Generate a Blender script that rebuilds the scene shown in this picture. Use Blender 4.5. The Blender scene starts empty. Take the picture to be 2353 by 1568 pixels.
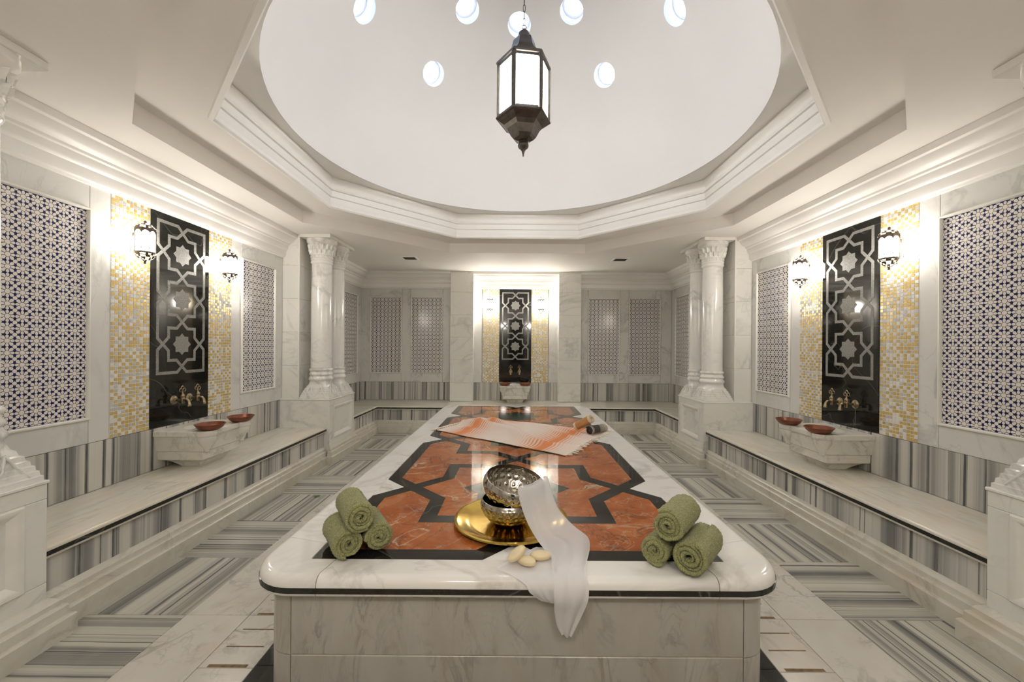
import bpy, bmesh, math, random
from math import pi, sin, cos, sqrt, radians, atan2
from mathutils import Vector, Matrix, noise as mnoise

random.seed(7)
S = bpy.context.scene
C = S.collection
CY = 3.125           # centre of the domed room along Y
ZC = 2.52            # main ceiling
W = 2.6              # half width of the room
YB = 6.75            # back wall
ZT = 0.56            # top of the marble table

# ------------------------------------------------------------------ camera, world, exposure
cam = bpy.data.cameras.new('camera'); co = bpy.data.objects.new('camera', cam); C.objects.link(co)
co.location = (-0.012, 0.0, 1.3); co.rotation_euler = (pi/2, -0.0075, 0)
cam.sensor_width = 36; cam.lens = 925/2353*36
cam.shift_x = -8.5/2353; cam.shift_y = 12/2353
cam.clip_start = 0.02; cam.clip_end = 100
S.camera = co
wd = bpy.data.worlds.new('overcast_sky'); S.world = wd; wd.use_nodes = True
bg = wd.node_tree.nodes['Background']; bg.inputs[0].default_value = (0.72, 0.82, 1.0, 1); bg.inputs[1].default_value = 4.0
S.view_settings.view_transform = 'Standard'; S.view_settings.look = 'None'
S.view_settings.gamma = 1; S.view_settings.use_curve_mapping = False
S.view_settings.exposure = 1.13
S.cycles.max_bounces = 7; S.cycles.diffuse_bounces = 5; S.cycles.adaptive_threshold = 0.03; S.cycles.glossy_bounces = 4
S.cycles.transmission_bounces = 4; S.cycles.transparent_max_bounces = 8
S.cycles.caustics_reflective = False; S.cycles.caustics_refractive = False
S.cycles.sample_clamp_indirect = 6; S.cycles.use_denoising = True
WARM = (1.0, 0.94, 0.86)
SCONCE_E, LANTERN_E, FRONT_W = 36.0, 13.0, 9.5

def lamp(name, loc, power, radius, color=WARM):
    l = bpy.data.lights.new(name, 'POINT'); l.energy = power; l.shadow_soft_size = radius; l.color = color
    o = bpy.data.objects.new(name, l); C.objects.link(o); o.location = loc
    return o
# unseen fill lamps, added where matching wall lamps are assumed behind the camera
lamp('entrance_fill_lamp', (-0.42, -0.30, 2.0), FRONT_W, 0.09)
lamp('entrance_fill_lamp', (0.42, -0.30, 2.0), FRONT_W, 0.09)

# ------------------------------------------------------------------ mesh helpers
class MB:
    def __init__(s): s.v = []; s.f = []; s.m = []; s.uv = None
    def add(s, vs, fs, mi=0):
        n = len(s.v); s.v += [tuple(p) for p in vs]
        for f in fs: s.f.append(tuple(i+n for i in f)); s.m.append(mi)
        return s
    def box(s, x0, x1, y0, y1, z0, z1, c=0.0, mi=0):
        if c <= 0:
            vs = [(x, y, z) for z in (z0, z1) for y in (y0, y1) for x in (x0, x1)]
            return s.add(vs, [(0,2,3,1),(4,5,7,6),(0,1,5,4),(2,6,7,3),(0,4,6,2),(1,3,7,5)], mi)
        vs = []; idx = {}
        X = (x0, x1); Y = (y0, y1); Z = (z0, z1)
        for a in (0, 1):
            for b in (0, 1):
                for d in (0, 1):
                    sx, sy, sz = (1-2*a)*c, (1-2*b)*c, (1-2*d)*c
                    for k, p in enumerate(((X[a], Y[b]+sy, Z[d]+sz), (X[a]+sx, Y[b], Z[d]+sz), (X[a]+sx, Y[b]+sy, Z[d]))):
                        idx[a, b, d, k] = len(vs); vs.append(p)
        fs = []
        for a in (0, 1): fs.append([idx[a,b,d,0] for b, d in ((0,0),(1,0),(1,1),(0,1))])
        for b in (0, 1): fs.append([idx[a,b,d,1] for a, d in ((0,0),(1,0),(1,1),(0,1))])
        for d in (0, 1): fs.append([idx[a,b,d,2] for a, b in ((0,0),(1,0),(1,1),(0,1))])
        for a in (0, 1):
            for b in (0, 1): fs.append([idx[a,b,0,0], idx[a,b,1,0], idx[a,b,1,1], idx[a,b,0,1]])
            for d in (0, 1): fs.append([idx[a,0,d,0], idx[a,1,d,0], idx[a,1,d,2], idx[a,0,d,2]])
        for b in (0, 1):
            for d in (0, 1): fs.append([idx[0,b,d,1], idx[1,b,d,1], idx[1,b,d,2], idx[0,b,d,2]])
        for a in (0, 1):
            for b in (0, 1):
                for d in (0, 1): fs.append([idx[a,b,d,k] for k in range(3)])
        return s.add(vs, fs, mi)
    def prism(s, poly, z0, z1, mi=0, fn=None):
        n = len(poly); vs = [(x, y, z0) for x, y in poly]+[(x, y, z1) for x, y in poly]
        if fn: vs = [fn(*p) for p in vs]
        fs = [tuple(range(n))[::-1], tuple(range(n, 2*n))]+[(i, (i+1) % n, n+(i+1) % n, n+i) for i in range(n)]
        return s.add(vs, fs, mi)
    def lathe(s, prof, n=32, ph=0.0, cx=0, cy=0, cz=0, mi=0, fn=None, skip=None, sx=1, sy=1):
        base = []; fs = []; k = len(prof)
        for r, z in prof:
            for i in range(n):
                a = ph+2*pi*i/n
                base.append((cx+r*cos(a)*sx, cy+r*sin(a)*sy, cz+z))
        for j in range(k-1):
            for i in range(n):
                if skip and skip(i, j): continue
                fs.append((j*n+i, j*n+(i+1) % n, (j+1)*n+(i+1) % n, (j+1)*n+i))
        if not skip:
            if prof[0][0] > 1e-5 and prof[0] != prof[-1]: fs.append(tuple(range(n))[::-1])
            if prof[-1][0] > 1e-5 and prof[0] != prof[-1]: fs.append(tuple((k-1)*n+i for i in range(n)))
        if fn: base = [fn(*p) for p in base]
        return s.add(base, fs, mi)
    def tube(s, pts, r, n=10, mi=0, closed=False):
        pts = [Vector(p) for p in pts]; k = len(pts); vs = []; fs = []
        rr = r if isinstance(r, (list, tuple)) else [r]*k
        up = None
        for i, p in enumerate(pts):
            if closed: d = pts[(i+1) % k]-pts[i-1]
            else: d = pts[min(i+1, k-1)]-pts[max(i-1, 0)]
            d.normalize()
            if up is None:
                up = Vector((0, 0, 1)) if abs(d.z) < 0.9 else Vector((1, 0, 0))
            a = d.cross(up); a.normalize(); b = a.cross(d); b.normalize(); up = b
            for j in range(n):
                t = 2*pi*j/n; vs.append(p+(a*cos(t)+b*sin(t))*rr[i])
        for i in range(k if closed else k-1):
            for j in range(n):
                q = (i+1) % k
                fs.append((i*n+j, i*n+(j+1) % n, q*n+(j+1) % n, q*n+j))
        if not closed: fs += [tuple(range(n))[::-1], tuple((k-1)*n+j for j in range(n))]
        return s.add(vs, fs, mi)
    def sweep(s, path, prof, closed=False, mi=0, capprof=True, profclosed=True):
        n = len(path); k = len(prof); vs = []; fs = []
        for i in range(n):
            p = Vector(path[i])
            def nrm(a, b):
                d = Vector(b)-Vector(a); d.normalize(); return Vector((-d.y, d.x))
            if closed or 0 < i < n-1:
                n1 = nrm(path[i-1], path[i]); n2 = nrm(path[i], path[(i+1) % n])
                m = (n1+n2)/max(0.05, 1+n1.dot(n2))
            elif i == 0: m = nrm(path[0], path[1])
            else: m = nrm(path[-2], path[-1])
            for o, z in prof: vs.append((p.x+m.x*o, p.y+m.y*o, z))
        for i in range(n if closed else n-1):
            q = (i+1) % n
            for j in range(k if profclosed else k-1):
                l = (j+1) % k
                fs.append((i*k+j, q*k+j, q*k+l, i*k+l))
        if not closed and capprof and profclosed: fs += [tuple(range(k)), tuple((n-1)*k+j for j in range(k))[::-1]]
        return s.add(vs, fs, mi)
    def loft(s, secs, mi=0, caps=True):
        n = len(secs[0]); vs = [p for q in secs for p in q]; fs = []
        for i in range(len(secs)-1):
            for j in range(n): fs.append((i*n+j, i*n+(j+1) % n, (i+1)*n+(j+1) % n, (i+1)*n+j))
        if caps: fs += [tuple(range(n))[::-1], tuple((len(secs)-1)*n+j for j in range(n))]
        return s.add(vs, fs, mi)
    def grid(s, rows, mi=0):
        k = len(rows[0]); vs = [p for r in rows for p in r]
        fs = [(i*k+j, i*k+j+1, (i+1)*k+j+1, (i+1)*k+j) for i in range(len(rows)-1) for j in range(k-1)]
        return s.add(vs, fs, mi)

def ob(name, mb, mats, parent=None, smooth=None, center=True, loc=None, recalc=True):
    if not isinstance(mats, (list, tuple)): mats = [mats]
    off = Vector((0, 0, 0))
    vs = mb.v
    if center and loc is None and vs:
        lo = [min(p[i] for p in vs) for i in range(3)]; hi = [max(p[i] for p in vs) for i in range(3)]
        off = Vector([(a+b)/2 for a, b in zip(lo, hi)])
        vs = [(p[0]-off.x, p[1]-off.y, p[2]-off.z) for p in vs]
    me = bpy.data.meshes.new(name); me.from_pydata(vs, [], mb.f)
    for m in mats: me.materials.append(m)
    if len(mats) > 1: me.polygons.foreach_set('material_index', mb.m)
    if mb.uv:
        ul = me.uv_layers.new(name='UVMap')
        ul.data.foreach_set('uv', [c for l in me.loops for c in mb.uv[l.vertex_index]])
    if recalc:
        bm = bmesh.new(); bm.from_mesh(me); bmesh.ops.recalc_face_normals(bm, faces=bm.faces); bm.to_mesh(me); bm.free()
    if smooth:
        me.polygons.foreach_set('use_smooth', [True]*len(me.polygons))
        if smooth < 180: me.set_sharp_from_angle(angle=radians(smooth))
    me.update()
    o = bpy.data.objects.new(name, me); C.objects.link(o)
    o.location = loc if loc is not None else off
    if parent: o.parent = parent
    return o
def inst(src, parent=None, loc=None, rot=None):
    o = src.copy(); C.objects.link(o)
    o.parent = parent
    if loc is not None: o.location = loc
    if rot is not None: o.rotation_euler = rot
    return o
def copy_tree(o, parent=None):
    c = o.copy(); C.objects.link(c); c.parent = parent
    for ch in list(o.children): copy_tree(ch, c)
    return c
def tag(o, label, cat, group=None):
    o['label'] = label; o['category'] = cat
    if group: o['group'] = group
    return o
def thing(name, label, cat, loc=(0, 0, 0), rz=0, group=None):
    o = bpy.data.objects.new(name, None); C.objects.link(o); o.empty_display_size = 0.1
    o.location = loc; o.rotation_euler = (0, 0, rz)
    return tag(o, label, cat, group)
def sub(o, p_):
    o.parent = p_; o.location = o.location-p_.location; return o
def struct(o): o['kind'] = 'structure'; return o
def stuff(o): o['kind'] = 'stuff'; return o
def frame_empty(name, loc, rz):
    o = bpy.data.objects.new(name, None); C.objects.link(o); o.location = loc; o.rotation_euler = (0, 0, rz); return o

# ------------------------------------------------------------------ materials
class NT:
    def __init__(s, name):
        s.m = bpy.data.materials.new(name); s.m.use_nodes = True; s.t = s.m.node_tree; s.b = s.t.nodes['Principled BSDF']
    def n(s, typ, **kw):
        x = s.t.nodes.new(typ)
        for k, v in kw.items():
            if k.startswith('i_'): x.inputs[int(k[2:]) if k[2:].isdigit() else k[2:].replace('_', ' ')].default_value = v
            else: setattr(x, k, v)
        return x
    def l(s, a, b): s.t.links.new(a, b)
    def coord(s, scale=1.0, rnd=True, stretch=(1, 1, 1), rot=(0, 0, 0)):
        tc = s.n('ShaderNodeTexCoord'); mp = s.n('ShaderNodeMapping')
        mp.inputs['Scale'].default_value = tuple(scale*q for q in stretch); mp.inputs['Rotation'].default_value = rot
        s.l(tc.outputs['Object'], mp.inputs['Vector'])
        if rnd:
            oi = s.n('ShaderNodeObjectInfo'); mu = s.n('ShaderNodeMath', operation='MULTIPLY'); mu.inputs[1].default_value = 37.0
            s.l(oi.outputs['Random'], mu.inputs[0])
            ad = s.n('ShaderNodeVectorMath', operation='ADD'); s.l(mp.outputs[0], ad.inputs[0]); s.l(mu.outputs[0], ad.inputs[1])
            return ad.outputs[0]
        return mp.outputs[0]
    def noise(s, vec, scale, detail=4, dist=0.0, rough=0.55):
        x = s.n('ShaderNodeTexNoise'); x.inputs['Scale'].default_value = scale; x.inputs['Detail'].default_value = detail
        x.inputs['Distortion'].default_value = dist; x.inputs['Roughness'].default_value = rough
        if vec is not None: s.l(vec, x.inputs['Vector'])
        return x.outputs['Fac']
    def ramp(s, fac, stops, interp='LINEAR'):
        r = s.n('ShaderNodeValToRGB'); cr = r.color_ramp; cr.interpolation = interp
        while len(cr.elements) < len(stops): cr.elements.new(0.5)
        for e, (p, c) in zip(cr.elements, stops):
            e.position = p; e.color = (c, c, c, 1) if isinstance(c, (int, float)) else tuple(c)+(1,)
        s.l(fac, r.inputs[0]); return r.outputs[0]
    def mix(s, fac, a, b, mode='MIX'):
        x = s.n('ShaderNodeMix', data_type='RGBA', blend_type=mode)
        for v, i in ((fac, 0), (a, 6), (b, 7)):
            if isinstance(v, (int, float)): x.inputs[i].default_value = v
            elif isinstance(v, tuple): x.inputs[i].default_value = v+(1,)
            else: s.l(v, x.inputs[i])
        return x.outputs[2]
    def math(s, op, a, b=None):
        x = s.n('ShaderNodeMath', operation=op)
        for i, v in enumerate((a, b)):
            if v is None: continue
            if isinstance(v, (int, float)): x.inputs[i].default_value = v
            else: s.l(v, x.inputs[i])
        return x.outputs[0]
    def vein(s, vec, scale, width, dist=1.2, detail=5):
        f = s.noise(vec, scale, detail, dist); d = s.math('ABSOLUTE', s.math('SUBTRACT', f, 0.5))
        return s.ramp(d, [(0, 1.0), (width, 0.0)])
    def fin(s, col=None, rough=0.5, metal=0.0, bump=None, bs=0.2, bd=0.01, spec=0.5, **kw):
        b = s.b
        if col is not None:
            if isinstance(col, tuple): b.inputs['Base Color'].default_value = col+(1,)
            else: s.l(col, b.inputs['Base Color'])
        if isinstance(rough, (int, float)): b.inputs['Roughness'].default_value = rough
        else: s.l(rough, b.inputs['Roughness'])
        b.inputs['Metallic'].default_value = metal; b.inputs['Specular IOR Level'].default_value = spec
        if bump is not None:
            x = s.n('ShaderNodeBump'); x.inputs['Strength'].default_value = bs; x.inputs['Distance'].default_value = bd
            s.l(bump, x.inputs['Height']); s.l(x.outputs[0], b.inputs['Normal'])
        for k, v in kw.items(): b.inputs[k.replace('_', ' ')].default_value = v
        return s.m

def marble(name, base=(0.78, 0.765, 0.72), vein=(0.36, 0.36, 0.345), rough=0.16, k=1.0, strength=0.55, tint=None, stretch=(1, 1, 1), rot=(0.5, 0.6, 0.4), cloud=0.35):
    t = NT(name); v = t.coord(1.0, True, stretch, rot)
    cl = t.noise(v, 1.7*k, 5, 0.6)
    c0 = t.mix(t.ramp(cl, [(0.35, 0.0), (0.75, cloud)]), base, tuple(q*0.80 for q in base))
    v1 = t.vein(v, 1.3*k, 0.035, 1.6, 7); v2 = t.vein(v, 3.6*k, 0.022, 0.9, 6)
    gate = t.ramp(t.noise(v, 2.3*k, 2), [(0.42, 0.0), (0.62, 1.0)])
    c1 = t.mix(t.math('MULTIPLY', t.math('MULTIPLY', v1, gate), strength), c0, vein)
    c2 = t.mix(t.math('MULTIPLY', t.math('MULTIPLY', v2, gate), strength*0.55), c1, vein)
    if tint:
        tn = t.ramp(t.noise(v, 3.1*k, 4, 0.4), [(0.46, 0.0), (0.72, tint[1])])
        c2 = t.mix(tn, c2, tint[0])
    return t.fin(c2, rough)
def striped(name, axis, k=1.0, contrast=1.0):
    # banded grey marble: the bands run straight across one axis of the slab
    t = NT(name); tc = t.n('ShaderNodeTexCoord'); sp = t.n('ShaderNodeSeparateXYZ'); t.l(tc.outputs['Object'], sp.inputs[0])
    oi = t.n('ShaderNodeObjectInfo'); rnd = t.math('MULTIPLY', oi.outputs['Random'], 61.0)
    if axis == 'wall': a = t.math('ADD', sp.outputs[0], sp.outputs[1]); other = sp.outputs[2]
    else: a = sp.outputs[0]; other = sp.outputs[1]
    wob = t.noise(tc.outputs['Object'], 2.2, 3); a = t.math('ADD', a, t.math('MULTIPLY', wob, 0.014)); a = t.math('ADD', a, rnd)
    if axis == 'wall': k = 0.55
    def band(sc, det, rg=0.55):
        x = t.n('ShaderNodeTexNoise', noise_dimensions='1D'); x.inputs['Scale'].default_value = sc; x.inputs['Detail'].default_value = det
        x.inputs['Roughness'].default_value = rg; t.l(a, x.inputs['W']); return x.outputs['Fac']
    n1 = band(9.0*k, 3); n2 = band(34.0*k, 4, 0.65); n3 = band(80*k, 2)
    c = t.ramp(n1, [(0.30, (0.19, 0.19, 0.185)), (0.42, (0.33, 0.325, 0.31)), (0.53, (0.56, 0.545, 0.50)), (0.72, (0.64, 0.62, 0.565))])
    if axis != 'wall': c = t.mix(1.0, c, (0.92, 0.91, 0.87), 'MULTIPLY')
    c = t.mix(t.ramp(n2, [(0.35, 0.95*contrast), (0.45, 0.0)]), c, (0.075, 0.08, 0.085))
    c = t.mix(t.ramp(n3, [(0.55, 0.0), (0.75, 0.35)]), c, (0.72, 0.70, 0.64))
    c = t.mix(t.ramp(t.noise(t.coord(1, True), 4, 4), [(0.5, 0.0), (0.8, 0.25)]), c, (0.55, 0.50, 0.40))
    return t.fin(c, 0.2)
def granite_black(name):
    t = NT(name); v = t.coord(1, True)
    c = t.mix(t.ramp(t.noise(v, 190, 2), [(0.6, 0.0), (0.75, 0.5)]), (0.012, 0.012, 0.010), (0.05, 0.05, 0.045))
    c = t.mix(t.math('MULTIPLY', t.vein(v, 1.1, 0.004, 1.0, 3), 0.22), c, (0.3, 0.3, 0.28))
    return t.fin(c, 0.05, spec=0.5)
def red_marble(name):
    t = NT(name); v = t.coord(1, True)
    n = t.noise(v, 3.2, 8, 1.2, 0.65)
    c = t.ramp(n, [(0.28, (0.20, 0.045, 0.012)), (0.45, (0.36, 0.095, 0.022)), (0.58, (0.44, 0.125, 0.030)), (0.75, (0.50, 0.20, 0.07))])
    c = t.mix(t.ramp(t.noise(v, 22, 5, 0.5), [(0.52, 0.0), (0.72, 0.45)]), c, (0.52, 0.26, 0.11))
    g = t.ramp(t.noise(v, 2.6, 2), [(0.50, 0.0), (0.62, 1.0)])
    c = t.mix(t.math('MULTIPLY', t.vein(v, 2.2, 0.016, 1.3, 8), g), c, (0.62, 0.50, 0.34))
    c = t.mix(t.math('MULTIPLY', t.vein(v, 5.5, 0.012, 1.0, 6), 0.5), c, (0.55, 0.38, 0.24))
    c = t.mix(t.math('MULTIPLY', t.vein(v, 3.3, 0.010, 0.7, 5), 0.55), c, (0.06, 0.018, 0.010))
    return t.fin(c, 0.07)
M = {}
M['wall_marble'] = marble('wall_marble', (0.70, 0.69, 0.655), rough=0.22, strength=0.55, cloud=0.30, stretch=(1.2, 1.2, 0.8))
M['block_marble'] = marble('block_marble', (0.78, 0.765, 0.715), rough=0.20, strength=0.40, k=0.8, cloud=0.2)
M['column_marble'] = marble('column_marble', (0.80, 0.785, 0.745), rough=0.14, strength=0.5, cloud=0.3)
M['bench_marble'] = marble('bench_marble', (0.70, 0.67, 0.59), (0.38, 0.36, 0.32), 0.16, 1.4, 0.45, ((0.58, 0.48, 0.28), 0.40), (0.5, 2.2, 1), (0, 0, 0.15))
M['base_marble'] = marble('base_marble', (0.67, 0.64, 0.56), (0.36, 0.34, 0.29), 0.25, 1.6, 0.5, ((0.52, 0.42, 0.24), 0.38))
M['table_marble'] = marble('table_marble', (0.83, 0.81, 0.775), (0.40, 0.38, 0.35), 0.07, 0.75, 0.55, ((0.62, 0.52, 0.36), 0.10), cloud=0.15)
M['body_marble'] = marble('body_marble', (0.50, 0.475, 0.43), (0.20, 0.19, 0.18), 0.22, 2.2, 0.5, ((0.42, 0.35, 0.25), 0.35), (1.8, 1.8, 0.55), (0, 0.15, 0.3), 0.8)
M['floor_marble'] = marble('floor_marble', (0.66, 0.63, 0.57), (0.26, 0.25, 0.23), 0.20, 1.5, 0.6, ((0.52, 0.44, 0.30), 0.3), (1, 1, 1), (0, 0, 0.7))
M['basin_marble'] = marble('basin_marble', (0.76, 0.735, 0.67), (0.36, 0.35, 0.33), 0.18, 2.4, 0.6, ((0.58, 0.50, 0.33), 0.25))
M['stripe_wall'] = striped('stripe_wall', 'wall')
M['stripe_floor'] = striped('stripe_floor', 'x', 1.0, 1.0)
M['black_granite'] = granite_black('black_granite')
M['red_marble'] = red_marble('red_marble')
def simple(name, col, rough=0.5, metal=0.0, ns=None, amt=0.15, bump=0.0, spec=0.5, **kw):
    t = NT(name)
    if ns is None: return t.fin(col, rough, metal, spec=spec, **kw)
    v = t.coord(1, True); n = t.noise(v, ns, 4)
    c = t.mix(t.ramp(n, [(0.3, 0.0), (0.7, 1.0)]), tuple(q*(1-amt) for q in col), tuple(min(1, q*(1+amt)) for q in col))
    return t.fin(c, rough, metal, bump=n if bump else None, bs=bump, bd=0.004, spec=spec, **kw)
M['green_marble'] = simple('green_marble', (0.035, 0.055, 0.04), 0.06, 0, 14, 0.5)
M['plaster'] = simple('plaster', (0.85, 0.83, 0.79), 0.7, 0, 1.4, 0.02)
M['dome_plaster'] = simple('dome_plaster', (0.755, 0.75, 0.74), 0.75, 0, 1.0, 0.02)
M['gypsum'] = simple('gypsum', (0.86, 0.845, 0.815), 0.45, 0, 3, 0.02)
M['trim_marble'] = simple('trim_marble', (0.80, 0.775, 0.72), 0.25, 0, 6, 0.05)
M['grout'] = simple('grout', (0.52, 0.44, 0.32), 0.9, 0, 40, 0.2)
M['white_grout'] = simple('white_grout', (0.74, 0.72, 0.67), 0.8, 0, 60, 0.08)
M['tile_white'] = simple('tile_white', (0.78, 0.74, 0.69), 0.16, 0, 30, 0.04)
M['tile_blue'] = simple('tile_blue', (0.012, 0.014, 0.075), 0.2, 0, 30, 0.3)
M['gold_glass'] = simple('gold_glass', (0.66, 0.48, 0.165), 0.2, 0.25, 55, 0.15)
M['white_glass'] = simple('white_glass', (0.72, 0.70, 0.66), 0.12, 0, 40, 0.05)
M['pearl_glass'] = simple('pearl_glass', (0.66, 0.65, 0.62), 0.22, 0.35, 260, 0.35, 0.6)
M['engraving'] = simple('engraving', (0.25, 0.245, 0.225), 0.5, 0.15, 120, 0.35, 0.3)
M['bronze'] = simple('bronze', (0.10, 0.085, 0.072), 0.34, 0.75, 18, 0.3)
M['lamp_metal'] = simple('lamp_metal', (0.12, 0.095, 0.075), 0.4, 0.7, 60, 0.25)
M['brass'] = simple('brass', (0.55, 0.40, 0.19), 0.25, 0.95, 60, 0.25)
M['aged_brass'] = simple('aged_brass', (0.33, 0.26, 0.16), 0.28, 0.9, 70, 0.4)
M['nickel'] = simple('nickel', (0.50, 0.46, 0.395), 0.11, 1.0, 25, 0.1)
M['tray_brass'] = simple('tray_brass', (0.72, 0.49, 0.11), 0.17, 1.0, 30, 0.12)
M['copper'] = simple('copper', (0.21, 0.062, 0.028), 0.33, 0.35, 20, 0.25)
M['terry'] = simple('terry', (0.315, 0.312, 0.135), 0.95, 0, 300, 0.5, 1.0, spec=0.1, Sheen_Weight=0.25)
M['soap'] = simple('soap', (0.76, 0.63, 0.40), 0.35, 0, 12, 0.06, Subsurface_Weight=0.25)
M['fringe'] = simple('fringe', (0.80, 0.72, 0.60), 0.9, 0, 100, 0.1)
M['leaf_green'] = simple('leaf_green', (0.06, 0.16, 0.03), 0.5, 0, 30, 0.2)
M['steel'] = simple('vent_paint', (0.72, 0.70, 0.65), 0.5, 0)
M['dark'] = simple('dark_gap', (0.22, 0.21, 0.19), 0.8, 0)
M['water'] = simple('water', (0.30, 0.34, 0.27), 0.03, 0)
M['slot'] = simple('slot_brown', (0.22, 0.15, 0.08), 0.9, 0, 50, 0.3)
def emit(name, col, s):
    t = NT(name); t.b.inputs['Emission Color'].default_value = col+(1,); t.b.inputs['Emission Strength'].default_value = s
    return t.fin((0.8, 0.8, 0.78), 0.3)
M['lamp_glass'] = emit('lamp_glass', WARM, SCONCE_E)
M['lantern_glass'] = M['lamp_glass_bright'] = emit('lamp_glass_bright', WARM, SCONCE_E*1.75)
M['lantern_glass'] = emit('lantern_glass', (1.0, 0.965, 0.92), LANTERN_E)
def skyglass():
    t = NT('oculus_glass'); n = t.noise(t.coord(1, True), 22, 4, 0.8)
    tr = t.n('ShaderNodeBsdfTransparent'); tr.inputs[0].default_value = (0.88, 0.94, 1.0, 1)
    tl = t.n('ShaderNodeBsdfTranslucent'); tl.inputs[0].default_value = (0.75, 0.83, 1.0, 1)
    mx = t.n('ShaderNodeMixShader'); t.l(t.ramp(n, [(0.40, 0.15), (0.65, 0.85)]), mx.inputs[0]); t.l(tr.outputs[0], mx.inputs[1]); t.l(tl.outputs[0], mx.inputs[2])
    gl = t.n('ShaderNodeBsdfGlossy'); gl.inputs['Roughness'].default_value = 0.1
    m2 = t.n('ShaderNodeMixShader'); m2.inputs[0].default_value = 0.05; t.l(mx.outputs[0], m2.inputs[1]); t.l(gl.outputs[0], m2.inputs[2])
    out = [x for x in t.t.nodes if x.type == 'OUTPUT_MATERIAL'][0]; t.l(m2.outputs[0], out.inputs[0])
    return t.m
M['oculus_glass'] = skyglass()
def muslin():
    t = NT('muslin'); v = t.coord(1, False)
    tl = t.n('ShaderNodeBsdfTranslucent'); tl.inputs[0].default_value = (0.9, 0.88, 0.88, 1)
    df = t.n('ShaderNodeBsdfDiffuse'); df.inputs[0].default_value = (0.90, 0.88, 0.88, 1)
    tr = t.n('ShaderNodeBsdfTransparent')
    a = t.n('ShaderNodeMixShader'); a.inputs[0].default_value = 0.35; t.l(df.outputs[0], a.inputs[1]); t.l(tl.outputs[0], a.inputs[2])
    b = t.n('ShaderNodeMixShader'); b.inputs[0].default_value = 0.09; t.l(a.outputs[0], b.inputs[1]); t.l(tr.outputs[0], b.inputs[2])
    out = [x for x in t.t.nodes if x.type == 'OUTPUT_MATERIAL'][0]; t.l(b.outputs[0], out.inputs[0])
    return t.m
M['muslin'] = muslin()
def peshtemal_mat():
    t = NT('peshtemal'); uv = t.n('ShaderNodeUVMap'); sp = t.n('ShaderNodeSeparateXYZ'); t.l(uv.outputs[0], sp.inputs[0]); u = sp.outputs[0]
    wash = t.ramp(u, [(0.0, 0.0), (0.09, 0.10), (0.16, 1.0), (0.24, 0.9), (0.36, 0.12), (0.46, 0.0), (0.54, 0.0), (0.64, 0.15), (0.76, 0.9), (0.84, 1.0), (0.92, 0.12), (1.0, 0.0)])
    lines = t.ramp(t.math('FRACT', t.math('MULTIPLY', u, 46.0)), [(0.0, 0.0), (0.40, 0.0), (0.46, 1.0), (0.95, 1.0), (1.0, 0.0)])
    core = t.ramp(u, [(0.15, 0.0), (0.18, 1.0), (0.215, 1.0), (0.24, 0.0), (0.77, 0.0), (0.80, 1.0), (0.835, 1.0), (0.86, 0.0)])
    f = t.math('MULTIPLY', wash, t.math('MAXIMUM', lines, core))
    c = t.mix(f, (0.80, 0.685, 0.60), (0.72, 0.235, 0.075))
    c = t.mix(t.math('MULTIPLY', wash, 0.18), c, (0.75, 0.40, 0.22))
    w = t.noise(t.coord(1, False), 500, 2)
    return t.fin(c, 0.9, bump=w, bs=0.15, bd=0.002, spec=0.1)
M['peshtemal'] = peshtemal_mat()
def roll_mat(name, a, b, stops):
    t = NT(name); uv = t.n('ShaderNodeUVMap'); sp = t.n('ShaderNodeSeparateXYZ'); t.l(uv.outputs[0], sp.inputs[0])
    return t.fin(t.mix(t.ramp(sp.outputs[0], stops, 'CONSTANT'), a, b), 0.9, spec=0.1)

# ------------------------------------------------------------------ the strapwork pattern (tables and wall panels share it)
def khatam(R):
    a = R*(1-1/sqrt(2)); h = R/sqrt(2)
    q = [(0, -R), (a, -h), (h, -h), (h, -a)]; out = []
    for k in range(4):
        c, s = round(cos(k*pi/2)), round(sin(k*pi/2))
        out += [(c*x-s*y, s*x+c*y) for x, y in q]
    return out                                     # 16 points, from the lower tip counter-clockwise
def offset_band(pts, b, closed):
    n = len(pts); L = []; Rr = []
    for i in range(n):
        p = Vector(pts[i])
        def nr(a, c): d = Vector(c)-Vector(a); d.normalize(); return Vector((-d.y, d.x))
        if closed or 0 < i < n-1:
            n1 = nr(pts[i-1], pts[i]); n2 = nr(pts[i], pts[(i+1) % n]); m = (n1+n2)/(1+n1.dot(n2))
        elif i == 0: m = nr(pts[0], pts[1])
        else: m = nr(pts[-2], pts[-1])
        L.append(p+m*b/2); Rr.append(p-m*b/2)
    return L, Rr
def strap_paths(R, n=3):
    """two interlacing strands around n star cells stacked along y, centred on 0"""
    E = 1.25*R; cs = [(i-(n-1)/2)*2*R for i in range(n)]
    bands = []
    for c in cs: bands.append(([(x, y+c) for x, y in khatam(R)], True))
    y0, y1 = cs[0]-E, cs[-1]+E; q = 0.25*R
    for s in (-1, 1):
        bands.append(([(0, cs[0]-R), (s*q, y0), (s*E, y0), (s*E, cs[0]-q), (s*R, cs[0])], False))
        for a, b in zip(cs[:-1], cs[1:]): bands.append(([(s*R, a), (s*E, a+q), (s*E, b-q), (s*R, b)], False))
        bands.append(([(s*R, cs[-1]), (s*E, cs[-1]+q), (s*E, y1), (s*q, y1), (0, cs[-1]+R)], False))
    return bands, cs
def band_mesh(mb, pts, b, closed, z0, z1, fn=None):
    L, Rr = offset_band(pts, b, closed); n = len(pts)
    for i in range(n if closed else n-1):
        j = (i+1) % n
        mb.prism([L[i], Rr[i], Rr[j], L[j]], z0, z1, fn=fn)
def star8(r, k=0.765):
    return [((r if i % 2 == 0 else r*k)*cos(i*pi/8), (r if i % 2 == 0 else r*k)*sin(i*pi/8)) for i in range(16)]
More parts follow.
